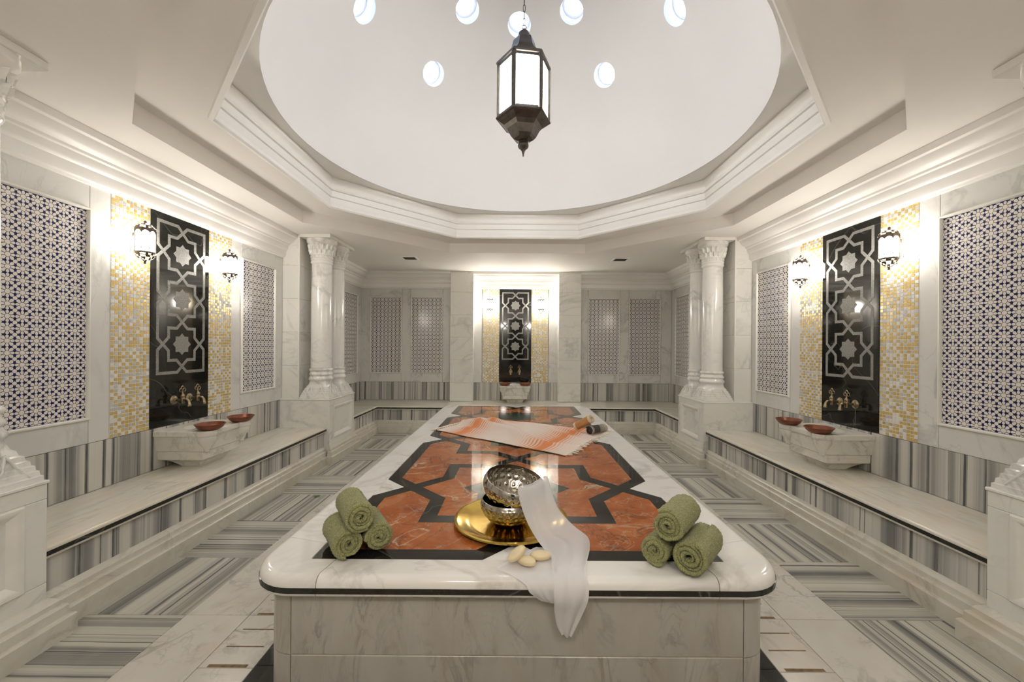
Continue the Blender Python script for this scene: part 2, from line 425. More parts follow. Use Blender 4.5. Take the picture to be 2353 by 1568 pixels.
def clip(poly, x0, x1, y0, y1):
    for ax, lim, sg in ((0, x0, 1), (0, x1, -1), (1, y0, 1), (1, y1, -1)):
        out = []
        for i in range(len(poly)):
            a, b = poly[i-1], poly[i]; da = (a[ax]-lim)*sg; db = (b[ax]-lim)*sg
            if (da >= 0) != (db >= 0):
                t = da/(da-db); out.append((a[0]+(b[0]-a[0])*t, a[1]+(b[1]-a[1])*t))
            if db >= 0: out.append(b)
        poly = out
        if len(poly) < 3: return []
    return poly

# ------------------------------------------------------------------ setting: floor
fl = MB().box(-3.0, 3.0, -0.9, 7.2, -0.12, -0.012)
floor = struct(ob('floor', fl, M['grout'], center=False))
G = 0.0012
def tile(mat, x0, x1, y0, y1, name='floor_tile', z=0.0, c=0.0015):
    return ob(name, MB().box(x0+G, x1-G, y0+G, y1-G, z-0.012, z, c), mat, floor)
P = 0.52; Y0 = 1.93-5*P
tx = ob('floor_tile', MB().box(-0.25+G, 0.25-G, -P/2+G, P/2-G, -0.012, 0, 0.0015), M['stripe_floor'], floor, loc=(0, 0, 0))
ty = ob('floor_tile', MB().box(-P/2+G, P/2-G, -0.25+G, 0.25-G, -0.012, 0, 0.0015), M['stripe_floor'], floor, loc=(0, 0, 0))
first = {0: True, 1: True}
for s in (-1, 1):
    for k in range(13):
        yc = Y0+(k+0.5)*P
        if yc > 6.0: continue
        along = ((k % 2 == 1) if s < 0 else (k % 2 == 0))
        src = tx if along else ty
        if first[along]: o = src; first[along] = False
        else: o = inst(src, floor)
        o.location = (s*(1.58+0.25), yc, 0)
        if not along: o.rotation_euler = (0, 0, pi/2)
    for k in range(-1, 6):                                        # broad white border strip
        tile(M['floor_marble'], *sorted((s*1.28, s*1.58)), 1.93+(k-2)*1.04, min(5.83, 1.93+(k-1)*1.04), 'border_tile')
    k = -6
    while 1.93+k*0.315 < 5.4:                                      # drain channel strip with slots
        y0 = 1.93+k*0.315; tile(M['floor_marble'], *sorted((s*1.055, s*1.28)), y0, min(5.53, y0+0.315), 'channel_tile'); k += 1
    sl = MB()
    for k in range(-4, 34):
        y = 1.625+k*0.105
        if y > 5.4: break
        h = 0.0075 if k % 3 == 0 else 0.003
        sl.box(*sorted((s*1.085, s*1.245)), y-h, y+h, -0.004, 0.0006)
    stuff(ob('drain_slots', sl, M['slot'], floor))
    for k in range(5):
        tile(M['black_granite'], *sorted((s*0.60, s*1.055)), 0.7+k*0.93, 0.7+(k+1)*0.93, 'dark_tile')
tile(M['black_granite'], -0.6, 0.6, 0.7, 1.5, 'dark_tile'); tile(M['black_granite'], -0.6, 0.6, 4.9, 5.35, 'dark_tile')
for i in range(4): tile(M['floor_marble'], -1.055+i*0.5275, -1.055+(i+1)*0.5275, 5.35, 5.53, 'channel_tile')
for i in range(3): tile(M['floor_marble'], -1.28+i*0.8533, -1.28+(i+1)*0.8533, 5.53, 5.83, 'border_tile')
for i in range(6): tile(M['stripe_floor'], -1.58+i*0.5267, -1.58+(i+1)*0.5267, 5.83, 6.05)

# ------------------------------------------------------------------ setting: ceiling, dome
def octa(a, cy=CY): return [(a/cos(pi/8)*cos(pi/8+i*pi/4), cy+a/cos(pi/8)*sin(pi/8+i*pi/4)) for i in range(8)]
def holed(outer, inner, z, up=0.04):
    bm = bmesh.new()
    vo = [bm.verts.new((x, y, z)) for x, y in outer]; vi = [bm.verts.new((x, y, z)) for x, y in inner]
    es = [bm.edges.new((q[i], q[(i+1) % len(q)])) for q in (vo, vi) for i in range(len(q))]
    bmesh.ops.triangle_fill(bm, edges=es, use_beauty=True)
    me = bpy.data.meshes.new('x'); bm.to_mesh(me); bm.free()
    mb = MB(); mb.add([tuple(v.co) for v in me.vertices], [tuple(p.vertices) for p in me.polygons]); bpy.data.meshes.remove(me)
    return mb
oc1 = octa(2.15)
m = holed([(-3, -0.9), (3, -0.9), (3, 7.2), (-3, 7.2)], oc1, ZC)
for i in range(8):
    a, b = oc1[i], oc1[(i+1) % 8]; m.add([(*a, ZC), (*b, ZC), (*b, 2.70), (*a, 2.70)], [(0, 1, 2, 3)])
ceiling = struct(ob('ceiling', m, M['plaster'], center=False, recalc=False))
lip = octa(1.82)
ob('raised_ceiling', holed(octa(2.16), octa(1.80), 2.645), M['plaster'], ceiling, center=False)
prof = [(-0.012, 2.650), (-0.014, 2.636), (-0.010, 2.624), (0.012, 2.618), (0.022, 2.632), (0.020, 2.652), (0.012, 2.664), (0.014, 2.672), (0.016, 2.722), (0.026, 2.728), (0.028, 2.735), (0.028, 2.785), (0.040, 2.791), (0.042, 2.800), (0.028, 2.812), (0.020, 2.835), (0.026, 2.862), (0.044, 2.880), (0.046, 2.900), (0.040, 2.911), (-0.06, 2.911), (-0.06, 2.66), (-0.004, 2.66)]
mo = MB().sweep(lip, prof, closed=True)
ob('dome_moulding', mo, M['gypsum'], ceiling, smooth=35, center=False)
RD, ZD = 1.70, 2.916
circ = [(RD*cos(i*2*pi/96), CY+RD*sin(i*2*pi/96)) for i in range(96)]
ob('dome_soffit', holed(octa(1.86), circ, ZD-0.004), M['gypsum'], ceiling, center=False)
dm = MB()
arc = [(RD*cos(t), RD*sin(t)) for t in [i*pi/2/40 for i in range(40)]]
RO = RD+0.16
outer = [(RO*cos(t), RO*sin(t)) for t in [i*pi/2/40 for i in range(40)]]
prof = arc+[(0.0004, RD)]; nn = 96
dm.lathe(arc+[(0.001, RD), (0.001, RO)]+outer[::-1]+[arc[0]], nn, cx=0, cy=CY, cz=ZD)
dome = ob('dome', dm, M['dome_plaster'], ceiling, center=False)
holes = [(az, 41.5) for az in (0, 42.6, -42.6, 83, -83, 124, -124, 166, -166)]+[(az, 62.4) for az in (0, 38, -38, 78, -78, 118, -118, 160, -160)]
cut = MB(); centre = Vector((0, CY, ZD))
def radial(az, el): return Vector((sin(radians(az))*cos(radians(el)), cos(radians(az))*cos(radians(el)), sin(radians(el))))
def ring(c, d, r, n=28):
    q = d.to_track_quat('Z', 'Y'); return [tuple(c+q @ Vector((r*cos(2*pi*i/n), r*sin(2*pi*i/n), 0))) for i in range(n)]
for az, el in holes:
    d = radial(az, el); cut.loft([ring(centre+d*(RD-0.1), d, 0.112), ring(centre+d*(RO+0.1), d, 0.112)])
cutter = ob('cutter', cut, M['dome_plaster'], center=False)
md = dome.modifiers.new('b', 'BOOLEAN'); md.object = cutter; md.operation = 'DIFFERENCE'; md.solver = 'EXACT'
dg = bpy.context.evaluated_depsgraph_get(); dg.update()
nm = bpy.data.meshes.new_from_object(dome.evaluated_get(dg)); dome.modifiers.clear(); dome.data = nm
bpy.data.objects.remove(cutter)
nm.polygons.foreach_set('use_smooth', [True]*len(nm.polygons)); nm.set_sharp_from_angle(angle=radians(30))
for i, (az, el) in enumerate(holes):
    d = radial(az, el); c = centre+d*(RD+0.115)
    g = MB().loft([ring(c, d, 0.0999), ring(c+d*0.012, d, 0.0999)])
    w = struct(ob('window_%d' % (i+1), g, M['oculus_glass'], center=False))
    r1 = ring(c-d*0.012, d, 0.111); r2 = ring(c+d*0.014, d, 0.111); r3 = ring(c+d*0.014, d, 0.0925); r4 = ring(c-d*0.012, d, 0.0925)
    ob('window_rim', MB().loft([r1, r2, r3, r4, r1], caps=False), M['gypsum'], w, smooth=30, center=False)

# ------------------------------------------------------------------ setting: walls and their slabs (frame: x along the wall, +y into it)
T = 0.022
def slab(parent, mat, x0, x1, z0, z1, name='marble_slab', y1=0.0, th=T, c=0.0015):
    return ob(name, MB().box(x0+G, x1-G, y1-0.0+0.0, y1+th, z0+G, z1-G, c), mat, parent)
def wall(name, loc, rz, x0, x1):
    w = MB().box(x0, x1, T*0.8, 0.25, -0.1, ZC+0.03)
    o = struct(ob(name, w, M['white_grout'], loc=loc)); o.rotation_euler = (0, 0, rz); return o
RL, RR = pi/2, -pi/2
wl = wall('wall_left', (-W, CY, 0), RL, -4.1, 4.05); wr = wall('wall_right', (W, CY, 0), RR, -4.05, 4.1)
wb = wall('wall_back', (0, YB, 0), 0, -2.9, 2.9); wf = wall('wall_front', (0, CY-(YB-CY), 0), pi, -2.9, 2.9)
def dado(parent, x0, x1, n):
    for i in range(n): slab(parent, M['stripe_wall'], x0+(x1-x0)*i/n, x0+(x1-x0)*(i+1)/n, 0.39, 0.69, 'dado_slab')
def field(parent, cx, sg, niche=True):
    mm = M['wall_marble']
    def sl(a, b, z0, z1):
        x0, x1 = sorted((cx+sg*a, cx+sg*b)); slab(parent, mm, x0, x1, z0, z1)
    sl(0.545, 0.672, 0.69, 2.262); sl(0.672, 1.207, 2.115, 2.262); sl(0.672, 1.207, 0.69, 0.832); sl(1.207, 1.40, 0.69, 2.262)
for wobj, cx in ((wl, -0.012), (wr, -0.03)):
    dado(wobj, -1.40, 1.40, 4)
    for sg in (-1, 1): field(wobj, cx, sg)
# back bay stretches of the side walls, and the near bays
for wobj, sx in ((wl, 1), (wr, -1)):
    for k in (1, -1):
        a, b = sorted((sx*k*1.95, sx*k*3.62)); dado(wobj, a, b, 3)
        def q(u0, u1, z0, z1): slab(wobj, M['wall_marble'], *sorted((sx*k*u0, sx*k*u1)), z0, z1)
        q(1.95, 2.91, 0.69, 2.262); q(2.91, 3.445, 2.115, 2.262); q(2.91, 3.445, 0.69, 0.832); q(3.445, 3.62, 0.69, 2.262)
for wobj in (wb, wf):
    dado(wobj, -2.6, -1.07, 3); dado(wobj, 1.03, 2.6, 3); dado(wobj, -0.72, 0.70, 3)
    c = -0.02; mm = M['wall_marble']
    for s in (-1, 1):
        def q(a, b, z0, z1): slab(wobj, mm, *sorted((c+s*a, c+s*b)), z0, z1)
        q(0.56, 0.72, 0.69, 2.262); q(1.05, 1.218, 0.69, 2.262); q(1.752, 1.90, 0.69, 2.262); q(2.435, 2.62, 0.69, 2.262)
        for a in (1.218, 1.90): q(a, a+0.535, 2.115, 2.262); q(a, a+0.535, 0.69, 0.832)
    if wobj is wf:
        slab(wf, M['black_granite'], -0.27, 0.25, 0.69, 2.262); slab(wf, M['white_glass'], -0.58, -0.27, 0.69, 2.262); slab(wf, M['white_glass'], 0.25, 0.54, 0.69, 2.262)

# cornices
cp = [(0, 2.255), (0.016, 2.255), (0.020, 2.268), (0.034, 2.274), (0.038, 2.286), (0.040, 2.335), (0.050, 2.342), (0.060, 2.356), (0.064, 2.392), (0.078, 2.398), (0.082, 2.412), (0.100, 2.420), (0.124, 2.436), (0.140, 2.462), (0.146, 2.474), (0.166, 2.480), (0.170, 2.492), (0.170, ZC+0.005), (0, ZC+0.005)]
def cornice(i, path):
    return struct(ob('trim_%d' % i, MB().sweep(path, cp), M['gypsum'], smooth=40, center=False))
hx = 1.328
cornice(1, [(-W, CY+hx), (-W, CY-hx-0.07)]); cornice(2, [(W, CY-hx-0.07), (W, CY+hx)])
cornice(3, [(-1.085, YB), (-W, YB), (-W, CY+1.93)]); cornice(4, [(W, CY+1.93), (W, YB), (1.05, YB)])
cornice(5, [(0.69, YB), (-0.715, YB)])
yf = CY-(YB-CY)
cornice(6, [(-W, CY-1.93), (-W, yf), (W, yf), (W, CY-1.93)])

# ------------------------------------------------------------------ wall-hung panels
tile_mb = MB(); PW, PH, p = 0.249, 0.622, 0.063
def petal(a, r0, r1, r2, w0, w1):
    c, s = cos(a), sin(a)
    pts = [(r0, -w0), (r1, -w1), (r2*0.93, -w1*0.62), (r2, 0), (r2*0.93, w1*0.62), (r1, w1), (r0, w0)]
    return [(x*c-y*s, x*s+y*c) for x, y in pts]
pieces = [[(0.196*cos(pi/8+i*pi/4), 0.196*sin(pi/8+i*pi/4)) for i in range(8)]]
for i in range(8):
    if i % 2 == 0: pieces.append(petal(i*pi/4, 0.212, 0.375, 0.498, 0.066, 0.122))
    else: pieces.append(petal(i*pi/4, 0.212, 0.42, 0.548, 0.066, 0.142))
pieces.append([(0.5+0.152*cos(i*pi/4)*(1.0 if i % 2 else 1.1), 0.5+0.152*sin(i*pi/4)*(1.0 if i % 2 else 1.12)) for i in range(8)])
for iy in range(-1, 21):
    for ix in range(-5, 5):
        for q in pieces:
            pl = clip([((ix+x)*p, PH-(iy+0.5-y)*p) for x, y in q], -PW, PW, -PH, PH)
            if pl: tile_mb.add([(x, -0.0008, z) for x, z in pl], [tuple(range(len(pl)))])
FW, FH = 0.2675, 0.6425
fr = MB(); fprof = [(0, 0), (0, -0.010), (0.006, -0.017), (0.013, -0.018), (0.017, -0.012), (0.0185, -0.004), (0.0185, 0)]
cor = [(-1, -1), (1, -1), (1, 1), (-1, 1)]
fr.loft([[(sx*(FW-o), y, sz*(FH-o)) for o, y in fprof] for sx, sz in cor+cor[:1]], caps=False)
back_mb = MB().box(-FW+0.01, FW-0.01, -0.0005, -0.0001, -FH+0.01, FH-0.01)
def make_panel():
    r = thing('tile_panel', '', 'panel')
    ob('backing', back_mb, M['tile_blue'], r, center=False)
    stuff(ob('tile_pieces', tile_mb, M['tile_white'], r, center=False, recalc=False))
    ob('frame', fr, M['trim_marble'], r, smooth=40, center=False)
    return r
panel0 = make_panel(); used_panel = [False]
def put(src, flag, loc, rz, label, group=None):
    o = src if not flag[0] else copy_tree(src); flag[0] = True
    o.location = loc; o.rotation_euler = (0, 0, rz); o['label'] = label
    if group: o['group'] = group
    return o
ZP = 0.832+0.6425; gp = 'framed star tile panels on the walls'
cl_, cr_ = CY-0.012, CY+0.03
put(panel0, used_panel, (-W, cl_-0.9395, ZP), RL, 'tall blue and white star tile panel nearest the camera on the left wall', gp)
put(panel0, used_panel, (-W, cl_+0.9395, ZP), RL, 'tall narrow tile panel on left wall, between wall lamp and marble columns', gp)
put(panel0, used_panel, (W, cr_-0.9395, ZP), RR, 'tall blue and white star tile panel nearest the camera on the right wall', gp)
put(panel0, used_panel, (W, cr_+0.9395, ZP), RR, 'tall narrow tile panel on right wall, between wall lamp and marble columns', gp)
put(panel0, used_panel, (-W, CY+3.178, ZP), RL, 'tile panel partly hidden behind the left pair of columns', gp)
put(panel0, used_panel, (W, CY+3.178, ZP), RR, 'tile panel partly hidden behind the right pair of columns', gp)
for x, l in ((-2.188, 'leftmost of the four tile panels on the back wall'), (-1.505, 'back wall tile panel just left of the marble pier'), (1.465, 'back wall tile panel just right of the marble pier'), (2.148, 'rightmost of the four tile panels on the back wall')):
    put(panel0, used_panel, (x, YB, ZP), 0, l, gp)
# black star panels
def make_star():
    r = thing('star_panel', '', 'panel')
    ob('slab', MB().box(-0.268, 0.268, -0.007, -0.0004, 0.695, 2.258, 0.001), M['black_granite'], r)
    bands, cs = strap_paths(0.171, 3)
    fn = lambda x, y, z: (x, -0.007-z, y+1.638)
    mb = MB()
    for i, (pts, cl) in enumerate(bands): band_mesh(mb, pts, 0.0225, cl, -0.002, 0.0010+0.00005*i, fn)
    ob('engraved_strapwork', mb, M['engraving'], r, center=False)
    for c in cs:
        ob('engraved_star', MB().prism([(x, y+c) for x, y in star8(0.083)], -0.002, 0.0012, fn=fn), M['engraving'], r)
    return r
star0 = make_star(); used_star = [False]; gs = 'black star panels behind the basins'
NL = ((-W, CY-0.012), RL, 'left wall'); NR = ((W, CY+0.03), RR, 'right wall'); NB = ((-0.02, YB), 0, 'back wall')
for (xy, rz, nm_) in (NL, NR, NB):
    put(star0, used_star, (*xy, 0), rz, 'black stone panel with three engraved silver stars on the '+nm_, gs)
rs = [o for o in bpy.data.objects if o.name.startswith('star_panel') and 'right wall' in o.get('label', '')][0]
ob('limescale_streak', MB().box(0.070, 0.0735, -0.0078, -0.006, 0.705, 0.845), M['engraving'], rs)
# gold mosaic strips
def mosaic(seed):
    rg = random.Random(seed); mb = MB(); n = 11; nz = 65; wd_, ht = 0.276, 1.566; sx = wd_/n; sz = ht/nz; g = 0.0017
    for i in range(n):
        for j in range(nz):
            gold = ((i+j) % 2 == 0 and rg.random() < 0.78) or rg.random() < 0.16
            mi = 0 if gold else (1 if rg.random() < 0.5 else 2)
            x0, x1 = -wd_/2+i*sx+g, -wd_/2+(i+1)*sx-g; z0, z1 = 0.692+j*sz+g, 0.692+(j+1)*sz-g
            a, b, c, d = (-0.0022-rg.random()*0.0006 for _ in range(4))
            k = 0.0008
            mb.add([(x0, 0, z0), (x1, 0, z0), (x1, 0, z1), (x0, 0, z1), (x0+k, a, z0+k), (x1-k, b, z0+k), (x1-k, c, z1-k), (x0+k, d, z1-k)],
                   [(4, 5, 6, 7), (0, 1, 5, 4), (1, 2, 6, 5), (2, 3, 7, 6), (3, 0, 4, 7)], mi)
    return mb
ms = []
for sd in (1, 2):
    r = thing('mosaic_strip', '', 'mosaic')
    ob('grout_bed', MB().box(-0.139, 0.139, -0.0008, -0.0002, 0.692, 2.258), M['white_grout'], r)
    stuff(ob('mosaic_tiles', mosaic(sd), [M['gold_glass'], M['white_glass'], M['pearl_glass']], r, center=False))
    ms.append(r)
used_m = [[False], [False]]
for (xy, rz, nm_) in (NL, NR, NB):
    for s in (-1, 1):
        dx = s*0.4075
        loc = (xy[0]+dx*cos(rz), xy[1]+dx*sin(rz), 0)
        side = {('left wall', -1): 'nearer', ('left wall', 1): 'farther', ('right wall', 1): 'nearer', ('right wall', -1): 'farther', ('back wall', -1): 'left', ('back wall', 1): 'right'}[nm_, s]
        put(ms[(s+1)//2], used_m[(s+1)//2], loc, rz, 'gold and white glass mosaic strip on the %s, %s side of the star panel' % (nm_, side), 'gold mosaic strips')

# ------------------------------------------------------------------ piers, pedestals, columns
def pier(loc, rz, hw, dep, zs, label, name='marble_pier', strips=True):
    r = thing(name, label, 'pier', loc, rz, 'block-clad marble piers')
    for z0, z1 in zip(zs[:-1], zs[1:]):
        ob('marble_block', MB().box(-hw, hw, -dep, -0.0005, z0+G, z1-G, 0.002), M['block_marble'], r)
    ob('joint_mortar', MB().box(-hw+0.003, hw-0.003, -dep+0.003, -0.001, zs[0], zs[-1]), M['grout'], r)
    if strips:
        for s in (-1, 1):
            ob('corner_strip', MB().box(*sorted((s*(hw+0.002), s*(hw-0.016))), -dep-0.006, -dep+0.01, zs[0], zs[-1], 0.002), M['trim_marble'], r)
    return r
zs = [0.70, 1.07, 1.44, 1.81, 2.18, ZC]
zb = [0.392, 0.70, 1.07, 1.44, 1.81, 2.18, ZC]
pier((-0.897, YB, 0), 0, 0.187, 0.17, zb, 'marble block pier left of the niche on the back wall', strips=False)
pier((0.872, YB, 0), 0, 0.182, 0.17, zb, 'marble block pier right of the niche on the back wall', strips=False)
YF, YN = 4.755, 1.495
PL = {('l', 'f'): 'left side, far end of the left bench', ('r', 'f'): 'right side, far end of the right bench', ('l', 'n'): 'left frame edge, nearest the camera', ('r', 'n'): 'right frame edge, nearest the camera'}
YN = 1.422
spots = [(-W, YF, RL, 'l', 'f'), (W, YF, RR, 'r', 'f'), (-W, YN, RL, 'l', 'n'), (W, YN, RR, 'r', 'n')]
for x, y, rz, a, b in spots:
    pier((x, y, 0), rz, 0.30, 0.185, zs, 'marble block pier behind the columns, '+PL[a, b])
# pedestal
def make_pedestal():
    r = thing('column_pedestal', '', 'pedestal', group='panelled column pedestals')
    hw, dp = 0.335, 0.55
    b = MB().box(-hw, hw, -dp+0.012, 0.0, 0, 0.688, 0.002); ob('body', b, M['block_marble'], r)
    ob('top_slab', MB().box(-hw-0.004, hw+0.004, -dp-0.008, 0.0, 0.688, 0.702, 0.003), M['block_marble'], r)
    # face frame: four rails and the bolection moulding around a sunk panel
    y0, y1 = -dp, -dp+0.02
    for x0, x1, z0, z1 in ((-hw, hw, 0.62, 0.688), (-hw, hw, 0.18, 0.255), (-hw, -hw+0.085, 0.255, 0.62), (hw-0.085, hw, 0.255, 0.62)):
        ob('rail', MB().box(x0+0.0006, x1-0.0006, y0, y1, z0+0.0006, z1-0.0006, 0.002), M['block_marble'], r)
    fw, zc, fh = hw-0.085, (0.255+0.62)/2, (0.62-0.255)/2
    pr = [(0, y1), (0, y0-0.004), (0.006, y0-0.012), (0.016, y0-0.012), (0.030, y0-0.002), (0.050, y0+0.012), (0.052, y1)]
    mould = ob('panel_moulding', MB().loft([[(sx*(fw-o), y, zc+sz*(fh-o)) for o, y in pr] for sx, sz in cor+cor[:1]], caps=False), M['trim_marble'], r, smooth=40)
    sub(mould, ob('inset_panel', MB().box(-fw+0.04, fw-0.04, y1-0.006, y1+0.004, zc-fh+0.04, zc+fh-0.04), M['wall_marble'], r))
    bp = [(0, 0), (-0.065, 0), (-0.065, 0.082), (-0.060, 0.090), (-0.048, 0.092), (-0.047, 0.130), (-0.042, 0.138), (-0.031, 0.140), (-0.030, 0.160), (-0.020, 0.172), (-0.004, 0.182), (0, 0.184)]
    ob('base_moulding', MB().sweep([(-hw, -dp+0.0005), (-hw, -dp), (hw, -dp), (hw, -dp+0.0005)], bp), M['base_marble'], r, smooth=22)
    return r
ped0 = make_pedestal(); uped = [False]
for x, y, rz, a, b in spots: put(ped0, uped, (x, y, 0), rz, 'panelled marble pedestal carrying two columns, '+PL[a, b])
# column
def make_column():
    r = thing('marble_column', '', 'column', group='paired marble columns')
    m = M['column_marble']
    # base: square carved block turning into a round stack of mouldings
    secs = []
    def sq(h, z, k, n=32):
        pts = []
        for i in range(n):
            a = pi/4+2*pi*i/n; c, s = cos(a), sin(a); q = 1/max(abs(c), abs(s)); rr = h*(q*(1-k)+k)
            pts.append((rr*c, rr*s, z))
        return pts
    for h, z, k in ((0.163, 0.0, 0), (0.163, 0.02, 0), (0.156, 0.024, 0), (0.154, 0.044, 0), (0.148, 0.048, 0.02), (0.147, 0.066, 0.03), (0.140, 0.071, 0.05), (0.139, 0.090, 0.08), (0.132, 0.095, 0.12), (0.131, 0.115, 0.2), (0.124, 0.121, 0.3), (0.123, 0.140, 0.4), (0.116, 0.150, 0.55), (0.118, 0.172, 0.8), (0.120, 0.19, 1), (0.128, 0.200, 1), (0.133, 0.212, 1), (0.130, 0.226, 1), (0.121, 0.236, 1), (0.117, 0.248, 1), (0.124, 0.256, 1), (0.127, 0.266, 1), (0.123, 0.277, 1), (0.116, 0.285, 1), (0.115, 0.300, 1), (0.124, 0.308, 1), (0.1265, 0.318, 1), (0.123, 0.328, 1), (0.111, 0.334, 1), (0.111, 0.345, 1)):
        secs.append(sq(h, z, k))
    bs = ob('base', MB().loft(secs), m, r, smooth=45, center=False)
    # carved rosettes and chevrons on the four faces of the base block
    cv = MB()
    for k in range(4):
        q = Matrix.Rotation(k*pi/2, 3, 'Z')
        fn = lambda x, y, z: tuple(q @ Vector((x, -0.1625+0.279*(0.015+y) - z*0.4, 0.015+y)))
        cv.lathe([(0.024, 0.0), (0.024, 0.004), (0.015, 0.007), (0.001, 0.009)], 14, cy=0.062, fn=lambda x, y, z: fn(x, y, z))
        for s in (-1, 1):
            cv.tube([fn(s*0.055, 0.118, 0.003), fn(s*0.035, 0.055, 0.003), fn(0, 0.016, 0.003)], 0.006, 6)
            cv.tube([fn(s*0.055, 0.118, 0.003), fn(s*0.085, 0.060, 0.003), fn(s*0.120, 0.010, 0.003)], 0.006, 6)
    ob('carving', cv, m, r, smooth=50, center=False)
    ob('shaft', MB().lathe([(0.111, 0.34), (0.110, 1.0), (0.106, 1.50), (0.106, 1.515)], 40), m, r, smooth=50)
    cap = MB().lathe([(0.106, 1.505), (0.113, 1.512), (0.118, 1.522), (0.116, 1.534), (0.112, 1.540), (0.116, 1.548), (0.119, 1.556), (0.114, 1.566), (0.113, 1.600), (0.119, 1.604), (0.120, 1.625), (0.126, 1.690), (0.138, 1.725), (0.150, 1.738), (0.158, 1.748), (0.160, 1.758), (0.160, 1.781)], 40)
    ob('capital', cap, m, r, smooth=40)
    lf = MB(); n = 18
    for tier, (z, h, rr, tw, ph) in enumerate(((1.640, 0.026, 0.121, 0.016, 0.0), (1.690, 0.030, 0.128, 0.018, 0.5))):
        for i in range(n):
            a = 2*pi*(i+ph)/n; c, s = cos(a), sin(a)
            prof2 = [(0.0, -h), (0.55, -h*0.75), (0.95, -h*0.2), (1.0, h*0.3), (0.72, h*0.75), (0.0, h)]
            vs = []; fs = []
            left = [(-u*tw*0.95, v) for u, v in prof2]; mid = [(0, v) for u, v in prof2]; right = [(u*tw*0.95, v) for u, v in prof2]
            for j in range(6):
                for (tx_, v), d in ((left[j], -0.004), (mid[j], 0.013+0.005*(mid[j][1]/h)), (right[j], -0.004)):
                    R_ = rr+d+(v+h)*0.10
                    vs.append((c*R_-s*tx_, s*R_+c*tx_, z+v))
            for j in range(5):
                fs += [(j*3, j*3+1, j*3+4, j*3+3), (j*3+1, j*3+2, j*3+5, j*3+4)]
            lf.add(vs, fs)
            if tier == 0:
                lf.box(-0.001, 0.001, -0.001, 0.001, 1.60, 1.601)
    for i in range(n):
        a = 2*pi*i/n; q = Matrix.Rotation(a, 3, 'Z'); k0 = len(lf.v)
        lf.box(0.110, 0.1185, -0.0155, 0.0155, 1.571, 1.598, 0.002)
        lf.v[k0:] = [tuple(q @ Vector(v)) for v in lf.v[k0:]]
    ob('capital_leaves', lf, m, r, center=False)
    ob('abacus', MB().box(-0.168, 0.168, -0.168, 0.168, 1.781, 1.8175, 0.003), M['block_marble'], r)
    return r
col0 = make_column(); ucol = [False]
for x, y, rz, a, b in spots:
    for dx in (-0.168, 0.168):
        sx = 1 if a == 'l' else -1
        yy = y+dx; xx = x+sx*0.375
        nearer = dx < 0
        put(col0, ucol, (xx, yy, 0.702), rz, 'white marble column with leaf capital, %s of its pair, %s' % ('nearer' if nearer else 'farther', PL[a, b]))

# ------------------------------------------------------------------ benches
def nosing(off):  # profile of the seat's front edge; off = direction of the room (+1: left of the path)
    return [(off*0.0, 0.39), (off*0.018, 0.3885), (off*0.026, 0.384), (off*0.030, 0.376), (off*0.030, 0.346), (off*0.026, 0.340), (off*0.0, 0.340)]
bbase = [(0, 0), (0.062, 0), (0.062, 0.080), (0.057, 0.087), (0.044, 0.089), (0.043, 0.130), (0.038, 0.137), (0.026, 0.139), (0.025, 0.158), (0.018, 0.168), (0.004, 0.178), (0, 0.180)]
def make_bench(name, label, loc, rz, hw):
    r = thing(name, label, 'bench', loc, rz)
    d = 0.487
    n = 3
    for i in range(n):
        x0, x1 = -hw+2*hw*i/n, -hw+2*hw*(i+1)/n
        ob('seat_slab', MB().add(*seat_section(x0+G*0.6, x1-G*0.6, d)), M['bench_marble'], r, smooth=40)
    ob('edge_band', MB().box(-hw, hw, -d-0.0312, -d-0.01, 0.352, 0.3725), M['black_granite'], r)
    m_ = 6
    for i in range(m_):
        x0, x1 = -hw+2*hw*i/m_, -hw+2*hw*(i+1)/m_
        ob('riser_slab', MB().box(x0+G*0.5, x1-G*0.5, -d, -d+0.03, 0.15, 0.342, 0.001), M['stripe_wall'], r)
    ob('core', MB().box(-hw+0.005, hw-0.005, -d+0.028, -0.002, 0.0, 0.338), M['grout'], r)
    k = 4
    for i in range(k):
        x0, x1 = -hw+2*hw*i/k, -hw+2*hw*(i+1)/k
        ob('base_moulding', MB().sweep([(x1-G*0.5, -d), (x0+G*0.5, -d)], bbase), M['base_marble'], r, smooth=22)
    return r
def seat_section(x0, x1, d):
    pf = [(0.0, 0.39), (-d-0.016, 0.39), (-d-0.024, 0.3875), (-d-0.029, 0.382), (-d-0.030, 0.374), (-d-0.030, 0.346), (-d-0.027, 0.340), (0.0, 0.340)]
    k = len(pf); vs = [(x, y, z) for x in (x0, x1) for y, z in pf]
    return vs, [tuple(range(k)), tuple(range(k, 2*k))[::-1]]+[(i, (i+1) % k, k+(i+1) % k, k+i) for i in range(k)]
make_bench('marble_bench', 'long marble bench with black edge stripe along the left wall', (-W, 3.0885, 0), RL, 1.330)
make_bench('marble_bench', 'long marble bench with black edge stripe along the right wall', (W, 3.0885, 0), RR, 1.330)
